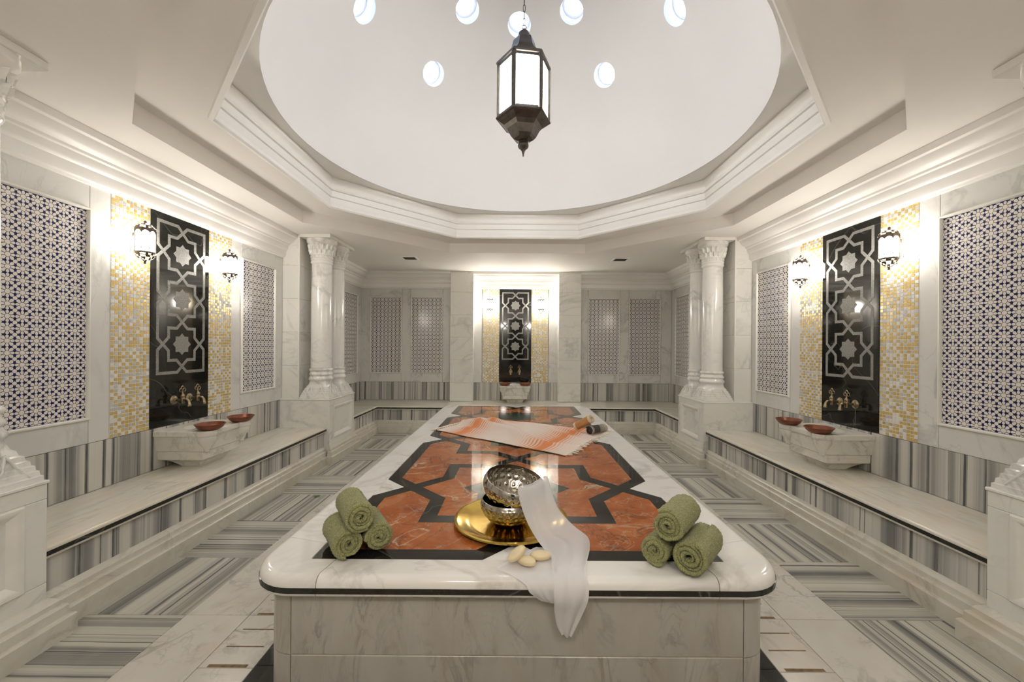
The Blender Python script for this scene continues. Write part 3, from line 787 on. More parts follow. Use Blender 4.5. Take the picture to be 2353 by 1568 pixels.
# U-shaped bench round the back bay
r = thing('corner_bench', 'U-shaped marble bench running round the bay under the back wall', 'bench')
LX, LY, EY = 2.075, 6.005, 5.092
pth = [(-LX-0.03, EY), (-LX-0.03, LY+0.03), (LX+0.03, LY+0.03), (LX+0.03, EY)]
def neg(pf): return [(-o, z) for o, z in pf]
for a, b in ((0, 1), (1, 2), (2, 3)):
    pass
for x0, x1 in ((-W, -LX-0.03), (LX+0.03, W)): ob('seat_slab', MB().box(x0+G, x1-G, EY, YB-0.745, 0.34, 0.39, 0.001), M['bench_marble'], r)
for i in range(4): ob('seat_slab', MB().box(-W+i*1.3+G, -W+(i+1)*1.3-G, LY+0.03, YB, 0.34, 0.39, 0.001), M['bench_marble'], r)
ob('seat_edge', MB().sweep(pth, neg([(-0.0, 0.39), (0.016, 0.39), (0.024, 0.3875), (0.029, 0.382), (0.030, 0.374), (0.030, 0.346), (0.027, 0.340), (0, 0.340)])), M['bench_marble'], r, smooth=40)
ob('edge_band', MB().sweep(pth, neg([(0.02, 0.352), (0.0312, 0.352), (0.0312, 0.3725), (0.02, 0.3725)])), M['black_granite'], r)
for i in range(8): ob('riser_slab', MB().box(-LX-0.03+i*0.52625+G*0.5, -LX-0.03+(i+1)*0.52625-G*0.5, LY+0.03, LY+0.06, 0.15, 0.342, 0.001), M['stripe_wall'], r)
for s in (-1, 1):
    for i in range(2): ob('riser_slab', MB().box(*sorted((s*(LX+0.03), s*(LX+0.06))), EY+i*0.47, EY+(i+1)*0.47-G, 0.15, 0.342, 0.001), M['stripe_wall'], r)
ob('base_moulding', MB().sweep(pth, neg(bbase)), M['base_marble'], r, smooth=22)
ob('core', MB().box(-W+0.003, W-0.003, LY+0.058, YB-0.003, 0, 0.338).box(-W+0.003, -LX-0.058, EY+0.003, LY+0.06, 0, 0.338).box(LX+0.058, W-0.003, EY+0.003, LY+0.06, 0, 0.338), M['grout'], r)

# ------------------------------------------------------------------ the heated marble table
tb = thing('marble_table', 'great marble table with red and black star inlay in mid room', 'table')
OX, OY0, OY1, OR = 0.893, 1.275, 5.07, 0.165
IX, IY0, IY1 = 0.714, 1.392, 4.968
IXC = 0.0; ICY = (IY0+IY1)/2
def rrect(hx, y0, y1, rad, n=10):
    pts = []
    for cx, cy, a0 in ((-hx+rad, y0+rad, pi), (hx-rad, y0+rad, 1.5*pi), (hx-rad, y1-rad, 0), (-hx+rad, y1-rad, 0.5*pi)):
        for i in range(n+1): a = a0+0.5*pi*i/n; pts.append((cx+rad*cos(a), cy+rad*sin(a), cos(a), sin(a)))
    return pts
# split points around the edge: outer points with normals and matching inner points
def edge_pts():
    o = rrect(OX, OY0, OY1, OR); i_ = rrect(IX, IY0, IY1, 0.004); q = [(a, b) for a, b in zip(o, i_)]
    n = 11; seg = []
    corners = [q[k*n:(k+1)*n] for k in range(4)]
    def mid(c0, c1, t):
        a, b = c0[-1], c1[0]
        f = lambda u, v: u+(v-u)*t
        return ((f(a[0][0], b[0][0]), f(a[0][1], b[0][1]), a[0][2], a[0][3]), (f(a[1][0], b[1][0]), f(a[1][1], b[1][1]), 0, 0))
    return corners, mid
corners, mid = edge_pts()
tp = [(0.0, 0.034), (0.010, 0.0335), (0.020, 0.030), (0.027, 0.024), (0.0315, 0.014), (0.033, 0.0), (0.033, -0.020), (0.029, -0.026)]
def table_edge(seq):
    mb = MB(); secs = []
    for (ox, oy, nx, ny), (ix, iy, _, _) in seq:
        bx, by = ox-nx*0.033, oy-ny*0.033
        sec = [(ix, iy, ZT), ] + [(bx+nx*o, by+ny*o, ZT-0.034+z) for o, z in tp] + [(bx-nx*0.05, by-ny*0.05, ZT-0.06), (ix, iy, ZT-0.03)]
        secs.append(sec)
    return mb.loft(secs)
def shrink(seq, g=0.0014):
    def mv(a, b):
        d = Vector((b[0][0]-a[0][0], b[0][1]-a[0][1])); d.normalize(); d *= g
        return ((a[0][0]+d.x, a[0][1]+d.y, a[0][2], a[0][3]), (a[1][0]+d.x, a[1][1]+d.y, 0, 0))
    return [mv(seq[0], seq[1])]+seq[1:-1]+[mv(seq[-1], seq[-2])]
ln = OY1-OY0-2*OR; fx = 0.028
js = {0: [0.06, 0.94], 1: [0.03, 0.36, 0.68, 0.97], 2: [0.25, 0.6], 3: [0.03, 0.32, 0.64, 0.97]}
cuts = []          # flat list of stations around the table starting at the near-left corner
ring_seq = []
for k in range(4):
    ring_seq += [(p_, None) for p_ in corners[k]]
    nk = (k+1) % 4
    for t in js[k]: ring_seq.append((mid(corners[k], corners[nk], t), 'cut'))
start = next(i for i, q in enumerate(ring_seq) if q[1])
ring_seq = ring_seq[start:]+ring_seq[:start+1]
cur = [ring_seq[0][0]]
for q, fl_ in ring_seq[1:]:
    cur.append(q)
    if fl_:
        ob('top_slab', table_edge(shrink(cur)), M['table_marble'], tb, smooth=35); cur = [q]
bandpts = [q[0] for q in ring_seq[:-1]]
bs_ = MB().loft([[(a[0][0]+a[0][2]*o, a[0][1]+a[0][3]*o, z) for o, z in ((-0.012, ZT-0.050), (0.0012, ZT-0.050), (0.0016, ZT-0.032), (-0.012, ZT-0.032))] for a in bandpts+bandpts[:1]], caps=False)
ob('edge_band', bs_, M['black_granite'], tb, smooth=40)
ob('bed', MB().box(-IX-0.03, IX+0.03, IY0-0.03, IY1+0.03, ZT-0.06, ZT-0.004), M['grout'], tb)
RT = 0.54; BW = 0.068; zi = ZT-0.004
bands, cs = strap_paths(RT, 3); yc0 = ICY
def piece(name, poly, mat, top=ZT): return ob(name, MB().prism([(x+IXC, y+yc0) for x, y in poly], zi, top), mat, tb)
E_, q_ = 1.25*RT, 0.25*RT
kh = khatam(RT)
st_r = 0.275
for c in cs:
    # star field split in two halves around the green star
    rf = piece('red_star_field', [(x, y+c) for x, y in kh], M['red_marble'])
    sub(piece('green_star', [(x, y+c) for x, y in star8(st_r)], M['green_marble'], ZT+0.0006), rf)
def kpt(i, c): return (kh[i % 16][0], kh[i % 16][1]+c)
c0, c1 = cs[0], cs[-1]
piece('red_corner', [(-E_, c0-E_), (-q_, c0-E_), kpt(0, c0), kpt(15, c0), kpt(14, c0), kpt(13, c0), kpt(12, c0), (-E_, c0-q_)], M['red_marble'])
piece('red_corner', [(q_, c0-E_), (E_, c0-E_), (E_, c0-q_), kpt(4, c0), kpt(3, c0), kpt(2, c0), kpt(1, c0), kpt(0, c0)], M['red_marble'])
piece('red_corner', [(E_, c1+E_), (q_, c1+E_), kpt(8, c1), kpt(7, c1), kpt(6, c1), kpt(5, c1), kpt(4, c1), (E_, c1+q_)], M['red_marble'])
piece('red_corner', [(-q_, c1+E_), (-E_, c1+E_), (-E_, c1+q_), kpt(12, c1), kpt(11, c1), kpt(10, c1), kpt(9, c1), kpt(8, c1)], M['red_marble'])
for a, b in zip(cs[:-1], cs[1:]):
    piece('red_side', [kpt(4, a), (E_, a+q_), (E_, b-q_), kpt(4, b), kpt(3, b), kpt(2, b), kpt(1, b), kpt(0, b), kpt(7, a), kpt(6, a), kpt(5, a)], M['red_marble'])
    piece('red_side', [kpt(12, b), (-E_, b-q_), (-E_, a+q_), kpt(12, a), kpt(11, a), kpt(10, a), kpt(9, a), kpt(8, a), kpt(15, b), kpt(14, b), kpt(13, b)], M['red_marble'])
EX, EY_ = IX-IXC, (IY1-IY0)/2
for c in cs:
    for s in (-1, 1):
        piece('white_wedge', [(s*RT, c), (s*E_, c-q_), (s*EX, c-q_-0.02), (s*EX, c+q_+0.02), (s*E_, c+q_)], M['table_marble'])
piece('white_wedge', [(0, c0-RT), (-q_, c0-E_), (-q_-0.02, -EY_), (q_+0.02, -EY_), (q_, c0-E_)], M['table_marble'])
piece('white_wedge', [(0, c1+RT), (-q_, c1+E_), (-q_-0.02, EY_), (q_+0.02, EY_), (q_, c1+E_)], M['table_marble'])
for i, (pts, cl) in enumerate(bands):
    mb = MB(); band_mesh(mb, [(x+IXC, y+yc0) for x, y in pts], BW, cl, zi, ZT+0.0005+0.00002*i)
    ob('black_band', mb, M['black_granite'], tb)
# body
BX, BY0, BY1 = 0.842, 1.322, 5.02
for z0, z1 in ((0.0, 0.281), (0.281, 0.503)):
    g = 0.0014
    ob('body_slab', MB().box(-0.745+g, 0.745-g, BY0, BY0+0.03, z0+g, z1-g, 0.002), M['body_marble'], tb)
    ob('body_slab', MB().box(-0.745+g, 0.745-g, BY1-0.03, BY1, z0+g, z1-g, 0.002), M['body_marble'], tb)
    for s in (-1, 1):
        for k in range(3):
            y0 = BY0+0.10+k*(BY1-BY0-0.2)/3
            ob('body_slab', MB().box(*sorted((s*BX, s*(BX-0.03))), y0+g, y0+(BY1-BY0-0.2)/3-g, z0+g, z1-g, 0.002), M['body_marble'], tb)
        for yy, sg in ((BY0, 1), (BY1, -1)):
            cx, cy = s*0.745, yy+sg*0.10; n = 6; po = []; pi_ = []
            for i in range(n+1):
                a = 0.5*pi*i/n; po.append((cx+s*0.097*sin(a), cy-sg*0.10*cos(a))); pi_.append((cx+s*0.067*sin(a), cy-sg*0.07*cos(a)))
            ob('corner_slab', MB().prism(po+pi_[::-1], z0+g, z1-g), M['body_marble'], tb, smooth=40)
ob('core', MB().prism([(x, y) for x, y, _, _ in rrect(BX-0.004, BY0+0.004, BY1-0.004, 0.10, 6)], 0.0, 0.502), M['grout'], tb)

# ------------------------------------------------------------------ wall lamps
def make_sconce():
    r = thing('wall_lantern', '', 'lamp', group='pierced metal wall lanterns')
    oy = -0.085; n = 8; ph = pi/8
    lm = M['lamp_metal']; R8 = 0.057
    ob('glass', MB().lathe([(0.050, -0.058), (0.050, 0.072), (0.036, 0.10), (0.016, 0.106)], n, ph, 0, oy), M['lamp_glass'], r)
    fr = MB()
    for i in range(n):
        a = ph+2*pi*i/n; x, y = R8*cos(a), oy+R8*sin(a)
        fr.tube([(x, y, -0.066), (x, y, 0.09)], 0.0022, 6)
    for z in (-0.064, -0.038): fr.tube([(R8*cos(ph+2*pi*i/n), oy+R8*sin(ph+2*pi*i/n), z) for i in range(n)], 0.0026 if z > -0.05 else 0.004, 6, closed=True)
    ob('frame', fr, lm, r)
    sc = MB()                                     # scalloped band round the top of the glass
    for i in range(n):
        a0, a1 = ph+2*pi*i/n, ph+2*pi*(i+1)/n; K = 8; top = []; bot = []
        for k in range(K+1):
            t = k/K; x = R8*((1-t)*cos(a0)+t*cos(a1)); y = oy+R8*((1-t)*sin(a0)+t*sin(a1))
            top.append((x, y, 0.092)); bot.append((x, y, 0.055+0.024*sin(pi*t)**0.6))
        for k in range(K): sc.add([top[k], top[k+1], bot[k+1], bot[k]], [(0, 1, 2, 3)])
    ob('scalloped_band', sc, lm, r, recalc=False)
    skip = lambda i, j: ((i*7+j*3) % 4 == 1 or (i+2*j) % 3 == 0) and j not in (0, 6)
    ob('pierced_dome', MB().lathe([(0.060, 0.090), (0.059, 0.096), (0.055, 0.106), (0.048, 0.114), (0.039, 0.122), (0.028, 0.128), (0.016, 0.132), (0.010, 0.134)], 24, 0, 0, oy, skip=skip), lm, r, recalc=False)
    ob('pierced_basket', MB().lathe([(0.059, -0.064), (0.058, -0.074), (0.053, -0.086), (0.046, -0.098), (0.036, -0.108), (0.025, -0.115), (0.014, -0.120), (0.008, -0.122)], 24, 0, 0, oy, skip=skip), lm, r, recalc=False)
    ob('top_knob', MB().lathe([(0.010, 0.132), (0.007, 0.136), (0.009, 0.142), (0.006, 0.149), (0.001, 0.151)], 12, 0, 0, oy), lm, r, smooth=50)
    ob('bottom_knob', MB().lathe([(0.001, -0.141), (0.007, -0.139), (0.008, -0.132), (0.005, -0.126), (0.010, -0.121)], 12, 0, 0, oy), lm, r, smooth=50)
    ob('bracket', MB().tube([(0, 0, 0.03), (0, -0.012, 0.055), (0, -0.022, 0.075), (0, oy+0.058, 0.09)], 0.006, 8).box(-0.02, 0.02, -0.006, 0.0, -0.06, 0.07, 0.002), lm, r)
    return r
sc0 = make_sconce(); usc = [False]; ZS = 1.977
sl = {('left wall', -1): 'on the left wall, nearer one', ('left wall', 1): 'on the left wall, farther one', ('right wall', 1): 'on the right wall, nearer one', ('right wall', -1): 'on the right wall, farther one', ('back wall', -1): 'on the back wall, left of the star panel', ('back wall', 1): 'on the back wall, right of the star panel'}
for (xy, rz, nm_) in (NL, NR, NB):
    for s in (-1, 1):
        dx = s*(0.425 if nm_ != 'left wall' else 0.40)
        o = put(sc0, usc, (xy[0]+dx*cos(rz), xy[1]+dx*sin(rz), ZS), rz, 'lit metal wall lantern with pierced dome '+sl[nm_, s])
        if nm_ == 'back wall':
            for c_ in o.children:
                if c_.name.startswith('glass'): c_.material_slots[0].link = 'OBJECT'; c_.material_slots[0].material = M['lamp_glass_bright']

# ------------------------------------------------------------------ taps
def make_tap():
    r = thing('brass_tap', '', 'tap', group='ornate brass taps')
    m = M['aged_brass']
    fn = lambda x, y, z: (x, -z, y)
    ob('wall_flange', MB().lathe([(0.034, 0.0), (0.034, 0.004), (0.028, 0.010), (0.018, 0.013), (0.016, 0.020), (0.010, 0.024), (0.008, 0.06)], 20, fn=fn), m, r, smooth=40)
    ob('body', MB().lathe([(0.001, -0.026), (0.011, -0.026), (0.013, -0.020), (0.011, -0.006), (0.015, 0.004), (0.016, 0.014), (0.013, 0.020), (0.015, 0.024), (0.016, 0.034), (0.012, 0.042), (0.006, 0.048), (0.005, 0.060)], 16, cy=-0.068), m, r, smooth=50)
    sp = [(0, -0.068, 0.0), (0, -0.088, 0.006), (0, -0.104, 0.004), (0, -0.115, -0.008), (0, -0.118, -0.024), (0, -0.118, -0.034)]
    ob('spout', MB().tube(sp, [0.010, 0.009, 0.009, 0.0095, 0.011, 0.013], 12).lathe([(0.009, -0.046), (0.014, -0.046), (0.0145, -0.040), (0.012, -0.037), (0.0145, -0.034), (0.013, -0.030), (0.009, -0.028)], 14, cy=-0.118), m, r, smooth=50)
    h = MB()
    for dx, dz, rr in ((-0.015, 0.076, 0.0125), (0.015, 0.076, 0.0125), (0, 0.092, 0.0125)):
        h.tube([(dx+rr*cos(t), -0.068, dz+rr*sin(t)) for t in [2*pi*i/14 for i in range(14)]], 0.0034, 6, closed=True)
    h.lathe([(0.001, 0.102), (0.004, 0.104), (0.004, 0.109), (0.001, 0.112)], 8, cy=-0.068)
    h.tube([(0, -0.068, 0.056), (0, -0.068, 0.080)], 0.004, 8)
    ob('handle', h, m, r, smooth=60)
    return r
tap0 = make_tap(); utap = [False]
tl_ = {('left wall', -1): 'nearer tap over the left basin', ('left wall', 1): 'farther tap over the left basin', ('right wall', 1): 'nearer tap over the right basin', ('right wall', -1): 'farther tap over the right basin', ('back wall', -1): 'left tap over the back basin', ('back wall', 1): 'right tap over the back basin'}
for (xy, rz, nm_) in (NL, NR, NB):
    for s in (-1, 1):
        dx = s*0.072
        put(tap0, utap, (xy[0]+dx*cos(rz)+0.006*sin(rz)*(-1)*-1, xy[1]+dx*sin(rz), 0.874), rz, 'ornate brass tap with trefoil handle, '+tl_[nm_, s])

# ------------------------------------------------------------------ basins
def make_basin():
    r = thing('marble_basin', '', 'basin', group='carved marble basins')
    m = M['basin_marble']
    def rect(hx, yf, yb, z, c=0.012):
        c = min(c, hx*0.3)
        return [(-hx+c, yf, z), (hx-c, yf, z), (hx, yf+c, z), (hx, yb, z), (-hx, yb, z), (-hx, yf+c, z)]
    secs = [rect(*q) for q in ((0.125, -0.255, -0.12, 0), (0.130, -0.262, -0.105, 0.012), (0.142, -0.278, -0.060, 0.036), (0.165, -0.300, -0.020, 0.056), (0.186, -0.318, -0.0, 0.062))]
    ob('foot', MB().loft(secs), m, r)
    ob('lower_tier', MB().loft([rect(*q) for q in ((0.192, -0.322, 0, 0.0625), (0.196, -0.332, 0, 0.068), (0.200, -0.338, 0, 0.124), (0.197, -0.336, 0, 0.1275))]), m, r)
    ob('upper_tier', MB().loft([rect(*q) for q in ((0.205, -0.342, 0, 0.128), (0.211, -0.348, 0, 0.133), (0.228, -0.362, 0, 0.242))]), m, r)
    # rim with an oval mouth
    n = 48; o_ = []; i_ = []; hx, yf = 0.240, -0.376
    for i in range(n):
        a = 2*pi*i/n; c, s = cos(a), sin(a); k = 1/max(abs(c)/hx, abs(s)/0.188)
        o_.append((k*c, -0.188+k*s)); i_.append((0.155*c, -0.195+0.120*s))
    L = lambda P_, z: [(x, y, z) for x, y in P_]
    deep = [[(0.155*f*c_[0]/0.155, -0.195+(c_[1]+0.195)*f, z) for c_ in i_] for f, z in ((0.98, 0.268), (0.92, 0.22), (0.75, 0.17), (0.4, 0.15))]
    rim = MB().loft([L(o_, 0.243), L(o_, 0.276), [(x*0.985, (y+0.188)*0.985-0.188, 0.281) for x, y in o_], L(i_, 0.281)]+deep)
    ob('rim', rim, m, r, smooth=30)
    for s in (-1, 1):
        e = MB().lathe([(0.010, 0.118), (0.018, 0.122), (0.024, 0.142), (0.034, 0.168), (0.052, 0.196), (0.060, 0.224), (0.058, 0.240), (0.064, 0.243), (0.0665, 0.248), (0.0665, 0.276), (0.063, 0.2815), (0.001, 0.2815)], 20, cx=s*0.185, cy=-0.345)
        ob('corner_bracket', e, m, r, smooth=40)
    ob('water', MB().lathe([(0.001, 0.2475), (0.146, 0.2475)], 40, cy=-0.195, sy=0.775, skip=lambda i, j: False), M['water'], r, recalc=False)
    return r
ba0 = make_basin(); uba = [False]
for (xy, rz, nm_), lab in ((NL, 'on the left bench below the taps'), (NR, 'on the right bench below the taps'), (NB, 'on the bench under the back wall')):
    put(ba0, uba, (*xy, 0.391), rz, 'carved white marble wash basin with corner brackets '+lab)
def make_cbowl():
    mb = MB().lathe([(0.001, 0.0), (0.055, 0.0), (0.062, 0.004), (0.080, 0.018), (0.090, 0.036), (0.095, 0.041), (0.096, 0.044), (0.093, 0.045), (0.086, 0.036), (0.076, 0.020), (0.058, 0.007), (0.001, 0.005)], 40)
    o = ob('copper_bowl', mb, M['copper'], smooth=40, loc=(0, 0, 0)); tag(o, '', 'bowl', 'shallow copper bowls on the basins'); return o
cb0 = make_cbowl(); ucb = [False]
bl = {('left wall', -1): 'nearer bowl on the left basin', ('left wall', 1): 'farther bowl on the left basin', ('right wall', 1): 'nearer bowl on the right basin', ('right wall', -1): 'farther bowl on the right basin', ('back wall', -1): 'left bowl on the back basin', ('back wall', 1): 'right bowl on the back basin'}
for (xy, rz, nm_) in (NL, NR, NB):
    for s in (-1, 1):
        dx, dy = s*(0.165 if nm_ != 'back wall' else 0.16), -0.355
        x = xy[0]+dx*cos(rz)-dy*sin(rz); y = xy[1]+dx*sin(rz)+dy*cos(rz)
        o = put(cb0, ucb, (x, y, 0.673), rz+s, 'shallow reddish copper bowl, '+bl[nm_, s])

# ------------------------------------------------------------------ hanging lantern
LX0, LY0 = 0.035, CY
ln_ = thing('hanging_lantern', 'large hexagonal bronze lantern with lit glass hanging from the dome', 'lamp', (LX0, LY0, 0), radians(8))
bz = M['bronze']; RH = 0.207
ob('glass_core', MB().lathe([(0.03, 3.10), (0.03, 3.36)], 12), M['lantern_glass'], ln_)
for i in range(6):
    a0, a1 = i*pi/3, (i+1)*pi/3; d = Vector((cos((a0+a1)/2), sin((a0+a1)/2), 0)); t = Vector((-d.y, d.x, 0)); h = RH*cos(pi/6)*0.955
    hw = RH*0.5*0.80
    p0 = d*h
    vs = [p0+t*sx*hw+Vector((0, 0, z)) for sx, z in ((-1, 3.078), (1, 3.078), (1, 3.445), (-1, 3.445))]
    vs += [v-d*0.004 for v in vs]
    ob('glass_pane', MB().add(vs, [(0, 1, 2, 3), (7, 6, 5, 4), (0, 4, 5, 1), (1, 5, 6, 2), (2, 6, 7, 3), (3, 7, 4, 0)]), M['lantern_glass'], ln_)
    c = Vector((cos(a0), sin(a0), 0))*RH*0.955
    q = Matrix.Rotation(a0, 3, 'Z'); pb = MB().box(-0.016, 0.010, -0.017, 0.017, 3.055, 3.47, 0.002)
    pb.v = [tuple(q @ Vector(v)+c) for v in pb.v]; ob('post', pb, bz, ln_)
ob('top_rim', MB().lathe([(RH*0.85, 3.445), (RH*0.97, 3.445), (RH*0.98, 3.462), (RH*1.03, 3.466), (RH*1.04, 3.480), (RH*1.0, 3.492), (RH*0.85, 3.497), (RH*0.85, 3.445)], 6), bz, ln_)
ob('bottom_rim', MB().lathe([(RH*0.85, 3.078), (RH*0.97, 3.078), (RH*0.99, 3.064), (RH*1.04, 3.058), (RH*1.04, 3.046), (RH*0.98, 3.040), (RH*0.85, 3.04), (RH*0.85, 3.078)], 6), bz, ln_)
ob('lower_bowl', MB().lathe([(RH*1.0, 3.045), (0.185, 3.028), (0.152, 3.006), (0.128, 2.980), (0.112, 2.950), (0.098, 2.925), (0.078, 2.905), (0.052, 2.893), (0.034, 2.890), (0.001, 2.89)], 6), bz, ln_)
ob('finial', MB().lathe([(0.036, 2.893), (0.038, 2.885), (0.030, 2.878), (0.040, 2.868), (0.043, 2.855), (0.038, 2.842), (0.024, 2.830), (0.013, 2.815), (0.008, 2.795), (0.005, 2.782), (0.0065, 2.778), (0.001, 2.772)], 20), bz, ln_, smooth=50)
ob('roof', MB().lathe([(RH*0.98, 3.49), (0.150, 3.530), (0.118, 3.566), (0.100, 3.600), (0.090, 3.640), (0.083, 3.668), (0.066, 3.684), (0.040, 3.690)], 6), bz, ln_)
ob('cap', MB().lathe([(0.044, 3.688), (0.046, 3.694), (0.040, 3.700), (0.044, 3.712), (0.042, 3.728), (0.028, 3.742), (0.012, 3.752), (0.007, 3.766), (0.001, 3.768)], 20), bz, ln_, smooth=50)
ob('ring', MB().tube([(0.016*cos(t), 0, 3.778+0.016*sin(t)) for t in [2*pi*i/16 for i in range(16)]], 0.003, 6, closed=True), bz, ln_, smooth=60)
lk = MB().tube([((0.009 if abs(sin(t)) < 0.99 else 0.0)*cos(t)*1.0, 0, 0.030*sin(t)) for t in [2*pi*(i+0.5)/16 for i in range(16)]], 0.0026, 6, closed=True)
zh = 3.820+0.0525*13
hook = ob('chain', MB().lathe([(0.03, ZD+RD+0.002), (0.03, ZD+RD-0.012), (0.008, ZD+RD-0.02), (0.006, zh), (0.001, zh-0.003)], 16), bz, ln_, smooth=50)
l0 = ob('chain_link', lk, bz, hook, smooth=60, loc=Vector((0, 0, 3.820))-hook.location)
for k in range(1, 14): inst(l0, hook, Vector((0, 0, 3.820+0.0525*k))-hook.location, (0, 0, (k % 2)*pi/2))

# ------------------------------------------------------------------ ceiling vents
for x, lab in ((-1.50, 'left'), (1.44, 'right')):
    r = thing('air_vent', 'small square air vent in the ceiling, %s of the two' % lab, 'vent', (x, 5.62, ZC), 0, 'ceiling air vents')
    ob('frame', MB().box(-0.11, 0.11, -0.11, -0.085, -0.008, 0.001).box(-0.11, 0.11, 0.085, 0.11, -0.008, 0.001).box(-0.11, -0.085, -0.085, 0.085, -0.008, 0.001).box(0.085, 0.11, -0.085, 0.085, -0.008, 0.001), M['gypsum'], r)
    ob('duct', MB().box(-0.085, 0.085, -0.085, 0.085, -0.001, 0.0008), M['dark'], r)
    for i in range(7):
        y = -0.078+i*0.026; ob('slat', MB().add([(-0.085, y-0.008, -0.006), (0.085, y-0.008, -0.006), (0.085, y+0.008, -0.002), (-0.085, y+0.008, -0.002)], [(0, 1, 2, 3)]), M['steel'], r)

# ------------------------------------------------------------------ things on the table
TR = thing('brass_tray', 'round brass tray under the two hammered bowls', 'tray', (-0.026, 1.70, ZT+0.0012))
ob('plate', MB().lathe([(0.001, 0.0), (0.165, 0.0), (0.185, 0.004), (0.196, 0.010), (0.226, 0.013), (0.2335, 0.016), (0.236, 0.013), (0.2395, 0.015), (0.238, 0.020), (0.230, 0.0215), (0.224, 0.017), (0.196, 0.0145), (0.183, 0.009), (0.163, 0.004), (0.001, 0.004)], 72), M['tray_brass'], TR, smooth=45)
def hammered(name, R, H, phase, label, loc, rot):
    prof = [(0.050, 0.0), (0.062, 0.002), (0.078, 0.010), (0.094, 0.024), (0.108, 0.042), (0.117, 0.060), (0.1205, 0.072), (0.120, 0.082), (0.1165, 0.092), (0.113, 0.098)]
    sr, sz = R/0.1205, H/0.098
    # resample the profile
    fine = []
    for (r0, z0), (r1, z1) in zip(prof[:-1], prof[1:]):
        for k in range(6): t = k/6; fine.append(((r0+(r1-r0)*t)*sr, (z0+(z1-z0)*t)*sz))
    fine.append((prof[-1][0]*sr, prof[-1][1]*sz))
    rows = [(0.74, 26), (0.52, 24), (0.30, 20), (0.12, 15)]
    n = 168; mb = MB(); vs = []
    dim = []
    for j, (fz, cnt) in enumerate(rows):
        zz = fz*H
        for i in range(cnt): dim.append((zz, 2*pi*(i+0.5*(j % 2)+phase)/cnt))
    def disp(r, z, a):
        d = 0
        for zz, aa in dim:
            dz = z-zz
            if abs(dz) > 0.018: continue
            da = (a-aa+pi) % (2*pi)-pi; ds = da*r
            q = (dz*dz+ds*ds)/(0.0078**2)
            if q < 5: d += math.exp(-q*1.3)-0.45*math.exp(-(sqrt(q)-1.35)**2*5)
        return -0.0034*d
    outer = []
    for r, z in fine:
        outer.append([(r+disp(r, z, 2*pi*i/n), z, 2*pi*i/n) for i in range(n)])
    inner = [[(max(0.001, r-0.0022), z+0.0006, a) for r, z, a in row] for row in outer][::-1]
    allr = outer+inner
    P_ = [(r*cos(a), r*sin(a), z) for row in allr for r, z, a in row]
    fs = [(j*n+i, j*n+(i+1) % n, (j+1)*n+(i+1) % n, (j+1)*n+i) for j in range(len(allr)-1) for i in range(n)]
    fs += [tuple(range(n))[::-1], tuple((len(allr)-1)*n+i for i in range(n))]
    mb.add(P_, fs)
    o = ob(name, mb, M['nickel'], smooth=60, loc=loc); o.rotation_euler = rot
    return tag(o, label, 'bowl', 'hammered metal bowls on the tray')
hammered('hammered_bowl', 0.120, 0.098, 0.0, 'lower hammered metal bowl standing on the brass tray', (-0.034, 1.69, ZT+0.0055), (0, 0, 0.1))
hammered('hammered_bowl', 0.133, 0.120, 0.3, 'upper hammered metal bowl tilted inside the lower one', (-0.030, 1.712, ZT+0.066), (radians(14), radians(5), 0.5))

# rolled terry towels
def spiral_roll(r_out, t, length, turns, seed, n_ax=26, wob=0.0014, ellip=1.0, dens=64):
    rg = random.Random(seed); N = int(dens*turns); mb = MB(); K = n_ax
    r_in = max(0.006, r_out-t*turns*1.06)
    prof_o, prof_i = [], []
    ph = rg.random()*6
    for i in range(N+1):
        u = i/N; a = 2*pi*turns*u+ph; rc = r_in+(r_out-r_in-t/2)*u
        wobr = 0.0025*sin(a*1.0+seed)+0.0018*sin(2.3*a+seed*2)*(1-u)
        for lst, off in ((prof_o, t*0.47), (prof_i, -t*0.47)):
            rr = rc+off+wobr; lst.append((rr*cos(a)*ellip, rr*sin(a)/ellip, a))
    sec = prof_o+prof_i[::-1]; M_ = len(sec); secs = []
    cen = [((prof_o[i][0]+prof_i[i][0])/2, (prof_o[i][1]+prof_i[i][1])/2) for i in range(N+1)]; cen = cen+cen[::-1]
    for k in range(K+1):
        v = k/K; y = -length/2+length*v
        e = min(1.0, min(v, 1-v)*K/2.0); f = 0.45+0.55*sqrt(max(0, 1-(1-e)**2))
        row = []
        for (x, z, a), (cx, cz) in zip(sec, cen):
            w_ = wob*(rg.random()-0.5)*2
            nx = mnoise.noise(Vector((x*30+seed, y*22, z*30)))*0.0030
            X = cx+(x-cx)*f; Z = cz+(z-cz)*f; L_ = sqrt(X*X+Z*Z)+1e-6
            row.append((X+X/L_*(w_+nx), y+(rg.random()-0.5)*0.0012+0.004*sin(a*0.5+seed)*(1 if abs(v-0.5) > 0.4 else 0), Z+Z/L_*(w_+nx)))
        secs.append(row)
    vs = [p_ for s_ in secs for p_ in s_]
    fs = [(k*M_+j, k*M_+(j+1) % M_, (k+1)*M_+(j+1) % M_, (k+1)*M_+j) for k in range(K) for j in range(M_)]
    for k in (0, K):
        for i in range(N): fs.append((k*M_+i, k*M_+i+1, k*M_+M_-2-i, k*M_+M_-1-i))
    mb.add(vs, fs); return mb
def towel(seed, r_, length, cx, cy, z, yaw, label):
    o = ob('rolled_towel', spiral_roll(r_, 0.0135, length, 3.6, seed, 64, 0.0019, 1.0, 100), M['terry'], smooth=70, loc=(cx, cy, z))
    o.rotation_euler = (0, 0, yaw); return tag(o, label, 'towel', 'rolled green towels on the table')
zt0 = ZT+0.0005
def towel_at(seed, r_, length, ex, ey, z, yaw, label):
    d = (-sin(yaw), cos(yaw)); towel(seed, r_, length, ex+d[0]*length/2, ey+d[1]*length/2, z, yaw, label)
